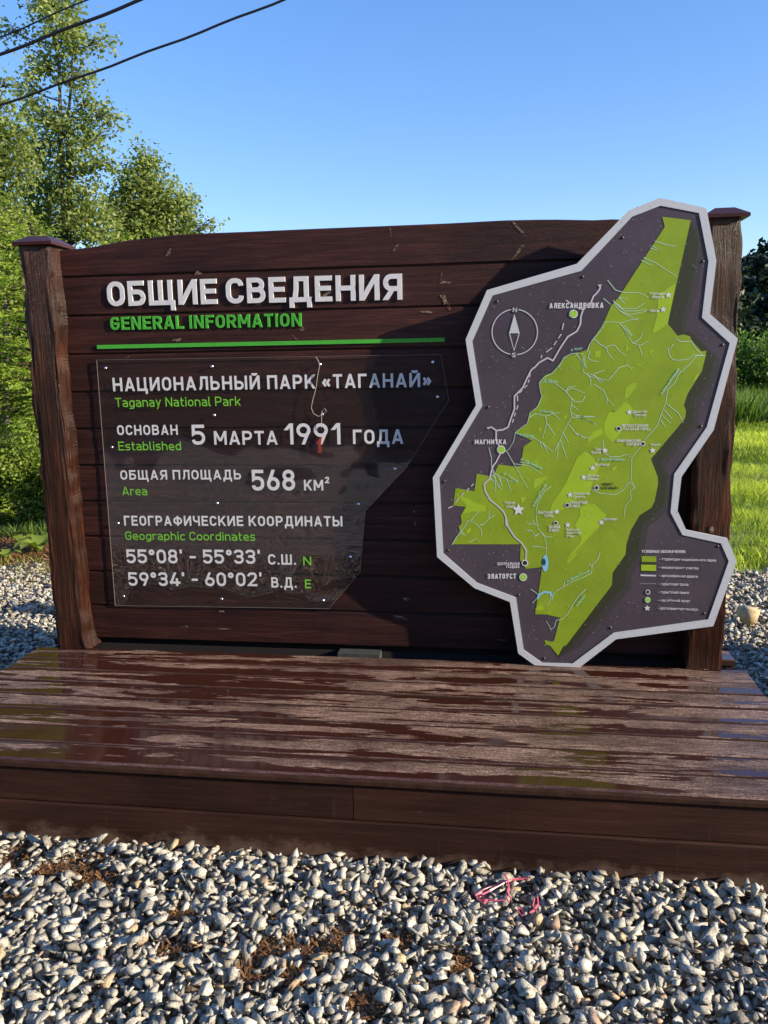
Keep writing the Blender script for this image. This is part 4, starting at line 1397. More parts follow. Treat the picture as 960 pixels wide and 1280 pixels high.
for (a, b) in ((621, 377), (778, 297), (878.5, 327), (728, 346), (610, 509), (555, 602), (560, 688), (648, 744), (680, 823), (763, 785), (880, 767), (897, 683), (876, 533), (903, 431), (845.5, 640)):
    c = at(a, b, YM)
    mb = MB()
    vs, fs = [], []
    for lv in range(3):
        t = lv / 2 * math.pi / 2
        for k in range(8):
            q = 2 * math.pi * k / 8
            vs.append((c.x + .0062 * math.cos(t) * math.cos(q), YM - 0.0004 - .003 * math.sin(t), c.z + .0062 * math.cos(t) * math.sin(q)))
    for lv in range(2):
        for k in range(8):
            fs.append((lv * 8 + k, lv * 8 + (k + 1) % 8, (lv + 1) * 8 + (k + 1) % 8, (lv + 1) * 8 + k))
    pyd('screw', vs, fs, M_dkmetal, panel, True)


def inside(p, poly):
    r = False
    for (x1_, y1_), (x2_, y2_) in zip(poly, poly[1:] + poly[:1]):
        if (y1_ > p[1]) != (y2_ > p[1]) and p[0] < (x2_ - x1_) * (p[1] - y1_) / (y2_ - y1_) + x1_:
            r = not r
    return r


mb = MB()   # rain drops on the map
cnt = 0
xo = [p[0] for p in o2]
zo = [p[1] for p in o2]
while cnt < 1300:
    p = (random.uniform(min(xo), max(xo)), random.uniform(min(zo), max(zo)))
    if not inside(p, o2):
        continue
    cnt += 1
    r = random.choice((0.0007, 0.0009, 0.0010, 0.0012, 0.0016))
    yb = (YM - 0.0032)
    vs = [(p[0] + r * math.cos(k * math.pi / 3), yb, p[1] + r * math.sin(k * math.pi / 3)) for k in range(6)]
    vs += [(p[0] + r * .6 * math.cos(k * math.pi / 3), yb - r * .6, p[1] + r * .6 * math.sin(k * math.pi / 3)) for k in range(6)] + [(p[0], yb - r * .75, p[1])]
    fs = [(k, (k + 1) % 6, 6 + (k + 1) % 6, 6 + k) for k in range(6)] + [(6 + k, 6 + (k + 1) % 6, 12) for k in range(6)]
    mb.add(vs, fs)
tag(mb.build('water_drop', M_water, panel, True), None, kind='stuff')

# string caught behind a screw, with a red scrap
st = thing('loose_string', 'thin pale string looped round a screw of the clear sheet with a red scrap', 'string', at(403, 518, YA - .004))
mb = MB()
pp = [(395, 446), (400, 455), (397, 470), (395, 485), (391, 500), (389, 510), (392, 517), (398, 520.5), (404, 518), (408, 514), (406, 510), (402.5, 514), (402, 522), (402, 535)]
mb.tube([at(a, b, YA - 0.007) for a, b in pp], 0.0009, 5)
mb.build('strand', M_string, st)
mb = MB()
mb.poly(P2([(400.5, 546), (402.5, 546), (401, 554), (401.6, 566), (397.8, 566), (398, 556), (395.5, 554)], YA - .008), YA - .009, YA - .006)
mb.build('scrap', M_red, st)

# ------------------------------------------------------------------ neighbouring stand outside the frame (its shade lies on the gravel at the right)
nb = thing('information_board', 'second brown plank stand beside the map board, outside the picture on the right', 'sign board', (3.9, 0, GZ))
for i in range(11):
    z1 = 1.80 if i == 0 else ZJ[i - 1] - 0.0015
    plank(2.65, 5.2, ZJ[i] + 0.0015 if i < 11 else 0.02, (lambda z: (lambda x: z))(z1), nb, 60 + i * 3, 0, 12)
for cx in (2.62, 5.25):
    q = post(cx, 0.14, -0.08, 0.085, 0.001, 1.765, cx, nb)
    cap(cx, 0.2, -0.11, 0.11, 1.766, q)
nd = thing('wooden_deck', 'second low brown platform outside the picture on the right', 'platform', (3.9, -0.5, GZ))
for i in range(8):
    vs, fs = board_mesh(2.45, 5.5, ye[i] + 0.002, ye[i + 1] - 0.002, -0.032, 0, seg=6, seed=i * 5.7)
    pyd('deck_board', vs, fs, M_deck, nd)
vs, fs = board_mesh(2.45, 5.5, 0.045, 0.16, -0.034, -0.002, seg=6)
pyd('deck_board', vs, fs, M_deck, nd)
for (z0, z1) in ((-0.31, -0.156), (-0.152, -0.036)):
    mb = MB()
    mb.box(2.455, 5.495, -1.075, -1.045, z0, z1)
    mb.build('riser_board', M_riser, nd)
for xx in (2.46, 5.46):
    mb = MB()
    mb.box(xx, xx + 0.028, -1.042, 0.15, -0.31, -0.036)
    mb.build('side_board', M_riser, nd)

# ------------------------------------------------------------------ gravel
def rock_protos(n, npts=10, seed=3):
    rs = random.Random(seed)
    out = []
    for _ in range(n):
        bm = bmesh.new()
        sx, sy, sz = rs.uniform(.8, 1.3), rs.uniform(.6, 1.0), rs.uniform(.45, .8)
        for k in range(npts):
            v = Vector((rs.gauss(0, 1), rs.gauss(0, 1), rs.gauss(0, 1))).normalized()
            v = Vector((max(-.85, min(.85, v.x)), max(-.8, min(.8, v.y)), max(-.65, min(.65, v.z)))) * rs.uniform(.88, 1.06)
            bm.verts.new((v.x * sx, v.y * sy, v.z * sz))
        r = bmesh.ops.convex_hull(bm, input=bm.verts)
        bmesh.ops.delete(bm, geom=list({e for e in r['geom_unused'] + r['geom_interior'] if isinstance(e, bmesh.types.BMVert)}), context='VERTS')
        bmesh.ops.triangulate(bm, faces=bm.faces)
        bm.verts.ensure_lookup_table()
        V = np.array([v.co[:] for v in bm.verts])
        idx = {v: i for i, v in enumerate(bm.verts)}
        Fc = np.array([[idx[v] for v in f.verts] for f in bm.faces])
        bm.free()
        out.append((V, Fc))
    return out


protos = rock_protos(40)


def rot_batch(n):
    q = rng.normal(size=(n, 4))
    q /= np.linalg.norm(q, axis=1)[:, None]
    w_, x, y, z = q.T
    return np.stack([1 - 2 * (y * y + z * z), 2 * (x * y - z * w_), 2 * (x * z + y * w_), 2 * (x * y + z * w_), 1 - 2 * (x * x + z * z), 2 * (y * z - x * w_),
                     2 * (x * z - y * w_), 2 * (y * z + x * w_), 1 - 2 * (x * x + y * y)], 1).reshape(n, 3, 3)


def gravel(x0, x1, y0, y1, dens, rmean, keep=None, zlo=GZ, blocked=None):
    """stones dropped one by one on a height field so that they lie on each other"""
    n = int((x1 - x0) * (y1 - y0) * dens)
    cell = 0.009
    hm = np.full((int((x1 - x0) / cell) + 2, int((y1 - y0) / cell) + 2), -0.012)
    xs_ = rng.uniform(x0, x1, n)
    ys_ = rng.uniform(y0, y1, n)
    rr = np.clip(rng.lognormal(math.log(rmean), 0.38, n), rmean * .5, rmean * 1.6)
    order = np.argsort(rng.uniform(0, 1, n) - rr / rmean * 0.1)
    Vs, Fs, Ts, off = [], [], [], 0
    Rm = rot_batch(n)
    tone = np.clip(rng.normal(0.44, 0.30, n), 0, 0.89)
    odd = rng.uniform(0, 1, n) < 0.055
    tone[odd] = rng.uniform(0.92, 1.0, odd.sum())
    for i in order:
        x, y, r = xs_[i], ys_[i], rr[i]
        if keep is not None and not keep(x, y, r):
            continue
        ci, cj = int((x - x0) / cell), int((y - y0) / cell)
        k = max(1, int(r * 0.62 / cell))
        a0, a1, b0, b1 = max(0, ci - k), ci + k + 1, max(0, cj - k), cj + k + 1
        h = hm[a0:a1, b0:b1]
        if h.size == 0:
            continue
        base = 0.6 * h.mean() + 0.4 * h.max()
        if base > 0.026:
            continue
        z = base + r * 0.30
        hm[a0:a1, b0:b1] = np.maximum(h, z + r * 0.42)
        V, Fc = protos[int(rng.integers(len(protos)))]
        sp_ = 0.85 + 0.5 * ((i * 37) % 11) / 10
        W = V * np.array([r * sp_, r, r * (0.62 + 0.33 * ((i * 53) % 7) / 6)])
        a1_, a2_, a3_ = rng.uniform(0, 6.283), rng.normal(0, 0.45), rng.normal(0, 0.45)
        c1_, s1_, c2_, s2_, c3_, s3_ = math.cos(a1_), math.sin(a1_), math.cos(a2_), math.sin(a2_), math.cos(a3_), math.sin(a3_)
        W = W @ np.array([[c2_, 0, -s2_], [0, 1, 0], [s2_, 0, c2_]]) @ np.array([[1, 0, 0], [0, c3_, s3_], [0, -s3_, c3_]]) @ np.array([[c1_, s1_, 0], [-s1_, c1_, 0], [0, 0, 1]])
        W = W + np.array([x, y, zlo + z])
        Vs.append(W)
        Fs.append(Fc + off)
        Ts.append(np.full(len(Fc), tone[i]))
        off += len(W)
    return np.concatenate(Vs), np.concatenate(Fs), np.concatenate(Ts)


bare = [(gp(a, b).x, gp(a, b).y, r) for a, b, r in ((105, 1085, .075), (25, 1075, .06), (60, 1092, .05), (125, 1105, .06), (345, 1190, .055), (390, 1195, .06), (430, 1180, .045), (320, 1220, .05), (370, 1225, .04), (225, 1150, .04), (215, 1195, .05),
                                                     (500, 1180, .04), (570, 1205, .04), (455, 1260, .04), (15, 1130, .04))]


def keep_front(x, y, r):
    if y > -1.082 - r * 0.6:
        return False
    for (a, b, q) in bare:
        d_ = math.hypot(x - a, (y - b) * 1.2)
        if d_ < q * (1 + 0.35 * noise.noise(Vector((x * 12, y * 12, 0)))) and (r > 0.009 or random.random() < .8):
            return random.random() < 0.16
    return True


V1, F1, T1 = gravel(-3.2, 2.4, -2.6, -1.08, 4200, 0.0180, keep_front)
tag(np_mesh('gravel', V1, F1, M_stone, None, T1), 'pale crushed stone gravel lying in front of the deck', 'gravel', kind='stuff')


def keep_left(x, y, r):
    if x > DX0 - 0.01 - r and y < 0.17 + r:
        return False
    if y > 2.55 + 0.35 * noise.noise(Vector((x, y, 0))):
        return False
    if y > 1.25 and random.random() < (y - 1.25) * 0.62:
        return False
    return True


def keep_right(x, y, r):
    if x < DX1 + 0.01 + r and y < 0.17 + r:
        return False
    return y < 2.62 + 0.12 * noise.noise(Vector((x * 2, y, 0)))


# fine chips packed between the front stones
Vc, Fcc, Tc = gravel(-3.2, 2.4, -2.6, -1.08, 2600, 0.0075, keep_front)
Vc[:, 2] += 0.006
tag(np_mesh('gravel', Vc, Fcc, M_stone, None, Tc * 0.8), 'fine chips and grit between the larger front stones', 'gravel', kind='stuff')
V2, F2, T2 = gravel(-5.4, -1.2, -1.08, 3.4, 2700, 0.0165, keep_left)
tag(np_mesh('gravel', V2, F2, M_stone, None, T2), 'pale gravel behind the left post running back to the shrubs', 'gravel', kind='stuff')
V3, F3, T3 = gravel(0.4, 3.0, -1.08, 2.75, 2900, 0.0165, keep_right)
tag(np_mesh('gravel', V3, F3, M_stone, None, T3), 'pale gravel between the right deck edge and the lawn', 'gravel', kind='stuff')

# dry litter lying in the gaps
def slivers(name, cx, cy, rad, n, ln, mat, label, z=GZ, wdt=0.0022, cat='litter'):
    pts = []
    c = np.array(list(zip(cx, cy, rad)))
    pick = rng.integers(0, len(c), n)
    ang = rng.uniform(0, 2 * np.pi, n)
    rr = np.sqrt(rng.uniform(0, 1, n)) * c[pick, 2] * 1.15
    x = c[pick, 0] + rr * np.cos(ang)
    y = c[pick, 1] + rr * np.sin(ang)
    a2 = rng.uniform(0, np.pi, n)
    L_ = rng.uniform(.4, 1, n) * ln
    tilt = rng.uniform(-.3, .5, n)
    zz = z + rng.uniform(-0.004, 0.014, n)
    dx, dy, dz = np.cos(a2) * L_, np.sin(a2) * L_, tilt * L_
    px, py = -np.sin(a2) * wdt, np.cos(a2) * wdt
    V = np.stack([np.stack([x - px, y - py, zz], 1), np.stack([x + px, y + py, zz], 1), np.stack([x + dx + px, y + dy + py, zz + dz], 1), np.stack([x + dx - px, y + dy - py, zz + dz], 1)], 1).reshape(-1, 3)
    Fc = np.arange(4 * n).reshape(n, 4)
    return tag(np_mesh(name, V, Fc, mat, None, rng.uniform(0, 1, n)), label, cat, kind='stuff')


slivers('dry_litter', [b[0] for b in bare], [b[1] for b in bare], [b[2] * 0.9 for b in bare], 3600, 0.022, M_litter, 'brown needle litter in bare gaps of the front gravel')
lx, ly = [], []
for _ in range(40):
    a, b = random.uniform(-5.5, -2.2), random.uniform(2.6, 3.7)
    lx.append(a)
    ly.append(b)
slivers('dry_litter', lx, ly, [0.3] * 40, 9000, 0.05, M_litter, 'orange brown fallen litter at the foot of the left shrubs', wdt=0.006)


# single larger stone
def boulder(name, c, r, mat, label, cat, seed, col_tone):
    V, Fc = rock_protos(1, 17, seed)[0]
    V = V * r + np.array([c.x, c.y, c.z])
    return tag(np_mesh(name, V, Fc, mat, None, np.full(len(Fc), col_tone)), label, cat)


M_yrock = stone_mat('ochre_stone', 1.1)
c = gp(935, 784)
boulder('large_stone', Vector((c.x, c.y, GZ + 0.08)), 0.095, M_yrock, 'large ochre stone lying on the gravel behind the right post', 'stone', 12, 0.935)

# pink string on the gravel
pk = thing('pink_string', 'tangled pink plastic string lying on the gravel before the deck', 'string', gp(632, 1115, GZ + .03))
mb = MB()
for pts in ([(594, 1119), (604, 1112), (618, 1107), (634, 1101), (648, 1098), (660, 1098)], [(596, 1121), (612, 1113), (630, 1104), (640, 1100), (655, 1099)], [(630, 1092), (634, 1099), (636, 1108), (634, 1115), (639, 1124)],
            [(594, 1117), (597, 1124), (606, 1130), (609, 1125), (601, 1119)], [(600, 1124), (618, 1126), (630, 1125)], [(672, 1122), (673, 1130), (668, 1138), (662, 1141)], [(668, 1124), (666, 1133), (671, 1139)], [(647, 1139), (652, 1144), (656, 1142), (652, 1137), (647, 1135)],
            [(634, 1103), (637, 1112), (633, 1122), (636, 1128)]):
    P = [gp(a, b, GZ + 0.044 + random.uniform(-.004, .006)) for a, b in pts]
    mb.tube(P, [0.0022] * len(P), 5)
    P = [p + Vector((random.uniform(-.003, .003), random.uniform(-.003, .003), random.uniform(-.002, .003))) for p in P]
    mb.tube(P, [0.0014] * len(P), 5)
mb.build('strand', M_pink, pk)

# twigs
for (a, b, c_, d_, lab) in ((528, 1180, 565, 1186, 'thin brown twig lying on the front gravel right of the bare patches'), (445, 1212, 480, 1232, 'short curved twig beside the middle bare patch')):
    p, q = gp(a, b, GZ + .045), gp(c_, d_, GZ + .045)
    mb = MB()
    mb.tube([p, p.lerp(q, .5) + Vector((0, 0, .005)), q], [.003, .0026, .0015], 6)
    tag(mb.build('twig', M_barkd), lab, 'twig')


# ------------------------------------------------------------------ vegetation
def leaves_np(C, sz, flat_=0.35, quad=True, dirs=None, aspect=0.55):
    """leaf quads (diamonds) at centres C"""
    n = len(C)
    if dirs is None:
        dirs = rng.normal(size=(n, 3))
        dirs[:, 2] *= 0.7
    dirs = dirs / np.linalg.norm(dirs, axis=1)[:, None]
    nr = rng.normal(size=(n, 3))
    nr[:, 2] += flat_
    sd = np.cross(dirs, nr)
    sd /= np.linalg.norm(sd, axis=1)[:, None] + 1e-9
    s = (sz * rng.uniform(0.65, 1.25, n))[:, None]
    V = np.stack([C - dirs * s * .5, C + sd * s * aspect * .5 - dirs * s * 0.05, C + dirs * s * .5, C - sd * s * aspect * .5 - dirs * s * 0.05], 1).reshape(-1, 3)
    return V, np.arange(4 * n).reshape(n, 4)


def tree(name, label, cat, base, H, clusters, leafmat, barkmat, n_leaf, leaf, trunks=None, group=None, r0=0.06, tw=0.16, droop=0.0, per=14):
    """clusters: (centre, (rx, ry, rz), weight); every limb runs from a trunk to a cluster"""
    t = thing(name, label, cat, base, group)
    mb = MB()
    base = Vector(base)
    if trunks is None:
        trunks = [[base, base + Vector((0, 0, H))]]
    tr_pts = []
    for tk in trunks:
        m_ = 12
        pts, rad = [], []
        for k in range(m_ + 1):
            f = k / m_ * (len(tk) - 1)
            i = min(int(f), len(tk) - 2)
            p = tk[i].lerp(tk[i + 1], f - i)
            p = p + Vector((noise.noise(p * .8) * .06 * H / 5, noise.noise(p * .8 + Vector((9, 0, 0))) * .06 * H / 5, 0)) * (k / m_)
            pts.append(p)
            rad.append(r0 * (1 - 0.88 * k / m_))
        mb.tube(pts, rad, 8)
        tr_pts.append((pts, rad))
    for (c, r, wgt) in clusters:
        c = Vector(c)
        best = None
        for pts, rad in tr_pts:
            for p, q in zip(pts, rad):
                if p.z < c.z - r[2] * 0.1 or p is pts[0]:
                    d_ = (p - c).length + (c.z - p.z) * -0.3
                    if best is None or d_ < best[0]:
                        best = (d_, p, q)
        if best is None:
            best = (0, tr_pts[0][0][2], tr_pts[0][1][2])
        mid = best[1].lerp(c, .5) + Vector((0, 0, -.05 * (c - best[1]).length))
        mb.tube([best[1], mid, c], [best[2] * .6, best[2] * .35 + .003, .006], 6)
        for k in range(9):
            e = c + Vector((random.uniform(-1, 1) * r[0], random.uniform(-1, 1) * r[1], random.uniform(-.6, 1) * r[2])) * .75
            s_ = mid.lerp(c, random.uniform(.2, 1))
            mb.tube([s_, s_.lerp(e, .5) + Vector((0, 0, .03)), e], [.007, .005, .002], 4)
    mb.build('trunk', barkmat, t, True)
    W = np.array([q[2] * q[1][0] * q[1][1] * q[1][2] for q in clusters]) ** 0.8
    W /= W.sum()
    nt_ = max(1, n_leaf // per)
    pick = rng.choice(len(clusters), nt_, p=W)
    cc = np.array([tuple(q[0]) for q in clusters])
    rr = np.array([q[1] for q in clusters])
    u = rng.normal(size=(nt_, 3))
    u /= np.linalg.norm(u, axis=1)[:, None]
    rad = rng.uniform(0, 1, nt_) ** 0.45
    rad = rad * (1 + 0.12 * rng.normal(size=nt_) * (rad > .8))
    tc = cc[pick] + u * rr[pick] * rad[:, None]
    C = np.repeat(tc, per, axis=0) + rng.normal(size=(nt_ * per, 3)) * tw * np.array([1, 1, .8])
    C[:, 2] -= droop * rng.uniform(0, 1, len(C))
    C[:, 2] = np.maximum(C[:, 2], GZ + .01)
    V, Fc = leaves_np(C, leaf)
    tn = np.clip(np.repeat(rng.uniform(0, 1, nt_), per) * .6 + rng.uniform(0, .4, len(C)), 0, 1)
    np_mesh('crown', V, Fc, leafmat, t, tn)
    return t


def cl(px, py, rpx, rpy, Y, wgt=1.0, depth=None):
    c = at(px, py, Y)
    s = (Y + 3.3) / F_PX * 1.05
    return (c, (rpx * s, (depth if depth else (rpx + rpy) / 2 * s), rpy * s), wgt)


# tall birch behind the left post
Y = 7.5
b0 = at(78, 560, Y)
b0.z = GZ
tp = [b0, at(80, 300, Y), at(78, 200, Y), at(72, 90, Y), at(68, -10, Y)]
tp2 = [at(83, 330, Y), at(88, 240, Y), at(84, 150, Y), at(90, 60, Y)]
tree('birch_tree', 'tall loose birch crossed by the cables, rising above the left post', 'tree', b0, 6,
     [cl(65, 8, 34, 22, Y), cl(12, 38, 16, 9, Y, .6), cl(80, 45, 38, 26, Y, 1.2), cl(122, 55, 18, 12, Y, .8), cl(60, 85, 30, 16, Y), cl(95, 95, 24, 16, Y, .8), cl(38, 110, 12, 10, Y, .5),
      cl(105, 130, 26, 16, Y, .9), cl(135, 145, 18, 14, Y, .9), cl(45, 140, 26, 18, Y, 1), cl(75, 165, 30, 20, Y, .9), cl(120, 170, 30, 16, Y, .9), cl(40, 185, 32, 20, Y, 1.3), cl(90, 205, 36, 20, Y, 1.2), cl(135, 205, 16, 14, Y, .6),
      cl(50, 235, 40, 24, Y + .3, 1.4), cl(105, 245, 34, 22, Y, 1.3), cl(60, 280, 46, 26, Y + .5, 1.4), cl(115, 285, 40, 24, Y, 1.4), cl(30, 330, 40, 40, Y, 1.4), cl(80, 360, 50, 50, Y + .4, 1.2), cl(60, 460, 60, 60, Y + .4, 1)],
     M_birch, M_bark, 30000, 0.066, [tp, tp2], r0=0.055, tw=0.085, per=24)
# bushier birch to the right of it
Y = 9
b0 = at(185, 520, Y)
b0.z = GZ
tree('birch_tree', 'rounded bushy birch with its crown just above the curved plank edge', 'tree', b0, 4.5,
     [cl(182, 198, 14, 20, Y, .9), cl(168, 225, 22, 22, Y, 1.1), cl(195, 232, 26, 20, Y, 1.3), cl(225, 250, 20, 16, Y, 1), cl(160, 262, 34, 26, Y, 1.6), cl(205, 268, 36, 24, Y, 1.7), cl(236, 285, 20, 14, Y, .9), cl(262, 281, 14, 7, Y, .45), cl(180, 300, 50, 26, Y, 1.8),
      cl(225, 312, 36, 26, Y, 1.2), cl(180, 360, 60, 50, Y, 1.5)], M_birch, M_bark, 30000, 0.068, [[b0, at(182, 190, Y)], [b0 + Vector((.1, 0, .2)), at(215, 250, Y)]], r0=0.05, tw=0.085, per=20)
# far left trees
Y = 6.2
b0 = at(5, 560, Y)
b0.z = GZ
tree('birch_tree', 'leafy birch cut by the left picture edge under the lowest cable', 'tree', b0, 4,
     [cl(5, 108, 14, 10, Y, .5), cl(-5, 140, 26, 16, Y, 1), cl(15, 170, 26, 16, Y, 1), cl(-20, 200, 50, 30, Y, 1.5), cl(25, 215, 22, 16, Y, .8), cl(-30, 280, 60, 50, Y, 2), cl(10, 330, 30, 40, Y, 1.2), cl(-60, 200, 50, 70, Y, 1)], M_birch, M_bark, 20000, 0.066,
     [[b0, at(0, 110, Y)]], r0=0.05, tw=0.13)

# young larch: drooping feathery boughs
def larch(label, px, Y, top_py, wid, n_b, seed, per_side=20):
    rs = random.Random(seed)
    b = at(px, 600, Y)
    b.z = GZ
    tpt = at(px, top_py, Y)
    H = tpt.z - GZ
    t = thing('larch_tree', label, 'tree', b)
    mb = MB()
    mb.tube([b, b.lerp(tpt, .5) + Vector((.02, 0, 0)), tpt], [.04, .025, .005], 8)
    C, D = [], []
    for i in range(n_b):
        f = (i + .5) / n_b
        z = GZ + H * (0.05 + .93 * f)
        ln = wid * (1 - f) ** .75 * rs.uniform(.7, 1.15) + .08
        an = rs.uniform(0, 2 * math.pi)
        d_ = Vector((math.cos(an), math.sin(an), rs.uniform(.05, .35)))
        p = Vector((b.x + (tpt.x - b.x) * f, b.y, z))
        pts = [p]
        for k in range(1, 5):
            d_.z -= .12
            pts.append(pts[-1] + d_ * (ln / 4))
        mb.tube(pts, [.012, .009, .007, .005, .002], 4)
        for k in range(int(ln * per_side * 2)):
            s_ = rs.uniform(.1, 1)
            i4 = min(3, int(s_ * 4))
            q = pts[i4].lerp(pts[i4 + 1], s_ * 4 - i4)
            tl = rs.uniform(.08, .3) * (1.15 - s_ * .6)
            a2 = an + rs.choice((-1, 1)) * rs.uniform(.5, 1.2)
            e = q + Vector((math.cos(a2) * tl, math.sin(a2) * tl, rs.uniform(-.4, .15) * tl))
            m_ = int(tl * 85)
            for g in range(m_):
                u = g / max(1, m_)
                C.append(q.lerp(e, u))
                dr = (e - q).normalized() + Vector((rs.gauss(0, .6), rs.gauss(0, .6), rs.gauss(0, .6)))
                D.append(dr)
    mb.build('trunk', M_barkd, t, True)
    C = np.array([tuple(c) for c in C])
    D = np.array([tuple(d_) for d_ in D])
    V, Fc = leaves_np(C, 0.042, dirs=D, aspect=0.26)
    np_mesh('crown', V, Fc, M_larch, t, rng.uniform(0, 1, len(Fc)))
    return t


larch('feathery bright green larch directly behind the left post', 38, 4.6, 262, 1.25, 95, 5)
larch('bright green young larch at the left picture edge beside the taller larch', -30, 4.9, 190, 1.5, 110, 6)
larch('small green larch behind the first, low and half hidden by the left post', 85, 6.0, 330, 1.0, 60, 8)

# shrubs along the left edge of the gravel
sh = [(-6.4, 7.2, 1.3, 3.0, 'tall leafy bush filling the gap behind the larches, left of two'), (-4.6, 7.4, 1.3, 2.7, 'tall leafy bush filling the gap behind the larches, right of two'), (-8.2, 7.6, 1.5, 3.2, 'tall leafy bush outside the left picture edge'),
      (-3.5, 4.9, .8, 1.5, 'tall bright leafy shrub between the larches and the left post'), (-4.3, 5.0, .8, 1.7, 'tall bright leafy shrub at the left picture edge below the larches'), (-3.7, 3.9, .5, .62, 'low leafy green shrub behind the left post at the gravel edge'), (-4.5, 4.0, .6, .8, 'broad leafy shrub by the left picture edge at the gravel edge'), (-3.1, 4.3, .5, .7, 'leafy shrub hidden mostly by the left post'),
      (-5.4, 4.2, .7, .9, 'leafy shrub just outside the left picture edge'), (-2.3, 4.6, .6, .75, 'leafy shrub growing behind the left half of the board'), (-1.3, 5.0, .7, .9, 'leafy shrub growing behind the middle of the board')]
for (x, y, r, h, lab) in sh:
    c = Vector((x, y, GZ))
    cls = [(c + Vector((random.uniform(-.3, .3), random.uniform(-.2, .2), h * (.25 + .18 * k))), (r * .55, r * .5, h * .28), 1.0) for k in range(5)]
    tree('shrub', lab, 'shrub', c, h, cls, M_shrub, M_barkd, int(4200 + 5000 * h), 0.045 if h < 2 else .07, [[c, c + Vector((0.02, 0, h * .7))]], r0=.014, tw=.06, per=8)


def leafy_plant(c, nl, ln, label, mat, seed, wd=.3):
    rs = random.Random(seed)
    t = thing('broadleaf_plant', label, 'plant', c)
    for k in range(nl):
        a_ = 2 * math.pi * k / nl + rs.uniform(-.3, .3)
        L_ = ln * rs.uniform(.7, 1.2)
        d_ = Vector((math.cos(a_), math.sin(a_), 0))
        sdv = Vector((-d_.y, d_.x, 0))
        vs = []
        for i, (u, ww, z) in enumerate(((0, .05, 0), (.25, .7, .35), (.5, 1, .55), (.8, .6, .5), (1, .03, .35))):
            p = Vector(c) + d_ * u * L_ + Vector((0, 0, z * L_ + .01))
            vs += [p - sdv * ww * L_ * wd, p + Vector((0, 0, -.06 * L_ * ww)), p + sdv * ww * L_ * wd]
        fs = []
        for i in range(4):
            fs += [(i * 3, i * 3 + 1, i * 3 + 4, i * 3 + 3), (i * 3 + 1, i * 3 + 2, i * 3 + 5, i * 3 + 4)]
        b_ = base_of(t)
        me = bpy.data.meshes.new('leaf')
        me.from_pydata([tuple(v) for v in vs], [], fs)
        a = me.attributes.new('tone', 'FLOAT', 'FACE')
        a.data.foreach_set('value', [rs.uniform(.3, 1)] * len(fs))
        link('leaf', me, mat, t, True)


leafy_plant(gp(48, 692), 9, .2, 'broad leaved green weed on the gravel beside the left post', M_shrub, 3)
leafy_plant(gp(30, 683), 7, .14, 'smaller broad leaved weed left of the larger one by the left post', M_shrub, 5)
leafy_plant(gp(8, 700), 6, .12, 'low weed at the left picture edge where litter meets gravel', M_shrub, 6)


def blades(name, X0, X1, Y0, Y1, n, h, wd, mat, label, cat='grass', edge=None, density=None):
    x = rng.uniform(X0, X1, n)
    y = Y0 + (Y1 - Y0) * rng.uniform(0, 1, n) ** 1.25
    if edge is not None:
        m_ = edge(x, y)
        x, y = x[m_], y[m_]
        n = len(x)
    cl_ = np.array([noise.noise(Vector((a * .9, b * .9, 0))) for a, b in zip(x, y)])
    hh = h * rng.uniform(.4, 1.3, n) * (1 + .9 * cl_)
    a_ = rng.uniform(0, 2 * np.pi, n)
    lx_, ly_ = rng.normal(0, .35, n) * hh, rng.normal(0, .35, n) * hh
    wx, wy = np.cos(a_) * wd / 2, np.sin(a_) * wd / 2
    zb = np.full(n, GZ - .015)
    V = np.stack([np.stack([x - wx, y - wy, zb], 1), np.stack([x + wx, y + wy, zb], 1), np.stack([x + lx_ * .4 + wx * .7, y + ly_ * .4 + wy * .7, zb + hh * .6], 1), np.stack([x + lx_, y + ly_, zb + hh], 1),
                  np.stack([x + lx_ * .4 - wx * .7, y + ly_ * .4 - wy * .7, zb + hh * .6], 1)], 1).reshape(-1, 3)
    Fc = np.arange(5 * n).reshape(n, 5)
    c2_ = np.array([noise.noise(Vector((a * .35 + 7, b * .35, 4))) for a, b in zip(x, y)])
    tn = np.clip(.5 + .7 * cl_ + .7 * c2_ + rng.uniform(-.4, .4, n), 0, 1)
    return tag(np_mesh(name, V, Fc, mat, None, tn), label, cat, kind='stuff')


blades('grass', 0.3, 9, 2.5, 9.5, 130000, .10, .006, M_grass, 'short sunlit yellow green grass right of the stand', edge=lambda x, y: y > 2.72 + 0.22 * np.sin(x * 5.1) * np.sin(x * 2.3 + 1) + rng.normal(0, .09, len(x)))
blades('grass', 1.5, 16, 9.5, 17, 70000, .13, .012, M_grass, 'sunlit meadow grass farther back on the right')
blades('grass', -5.8, -2.2, 3.4, 4.4, 5500, .12, .006, M_weed, 'sparse green grass at the foot of the left shrubs')
blades('grass', -4.0, -2.2, 1.9, 2.6, 420, .07, .005, M_grass, 'thin grass sprouting through the left gravel')
blades('grass', -2.2, 0.3, 3.0, 8, 26000, .12, .009, M_grass, 'grass behind the board')
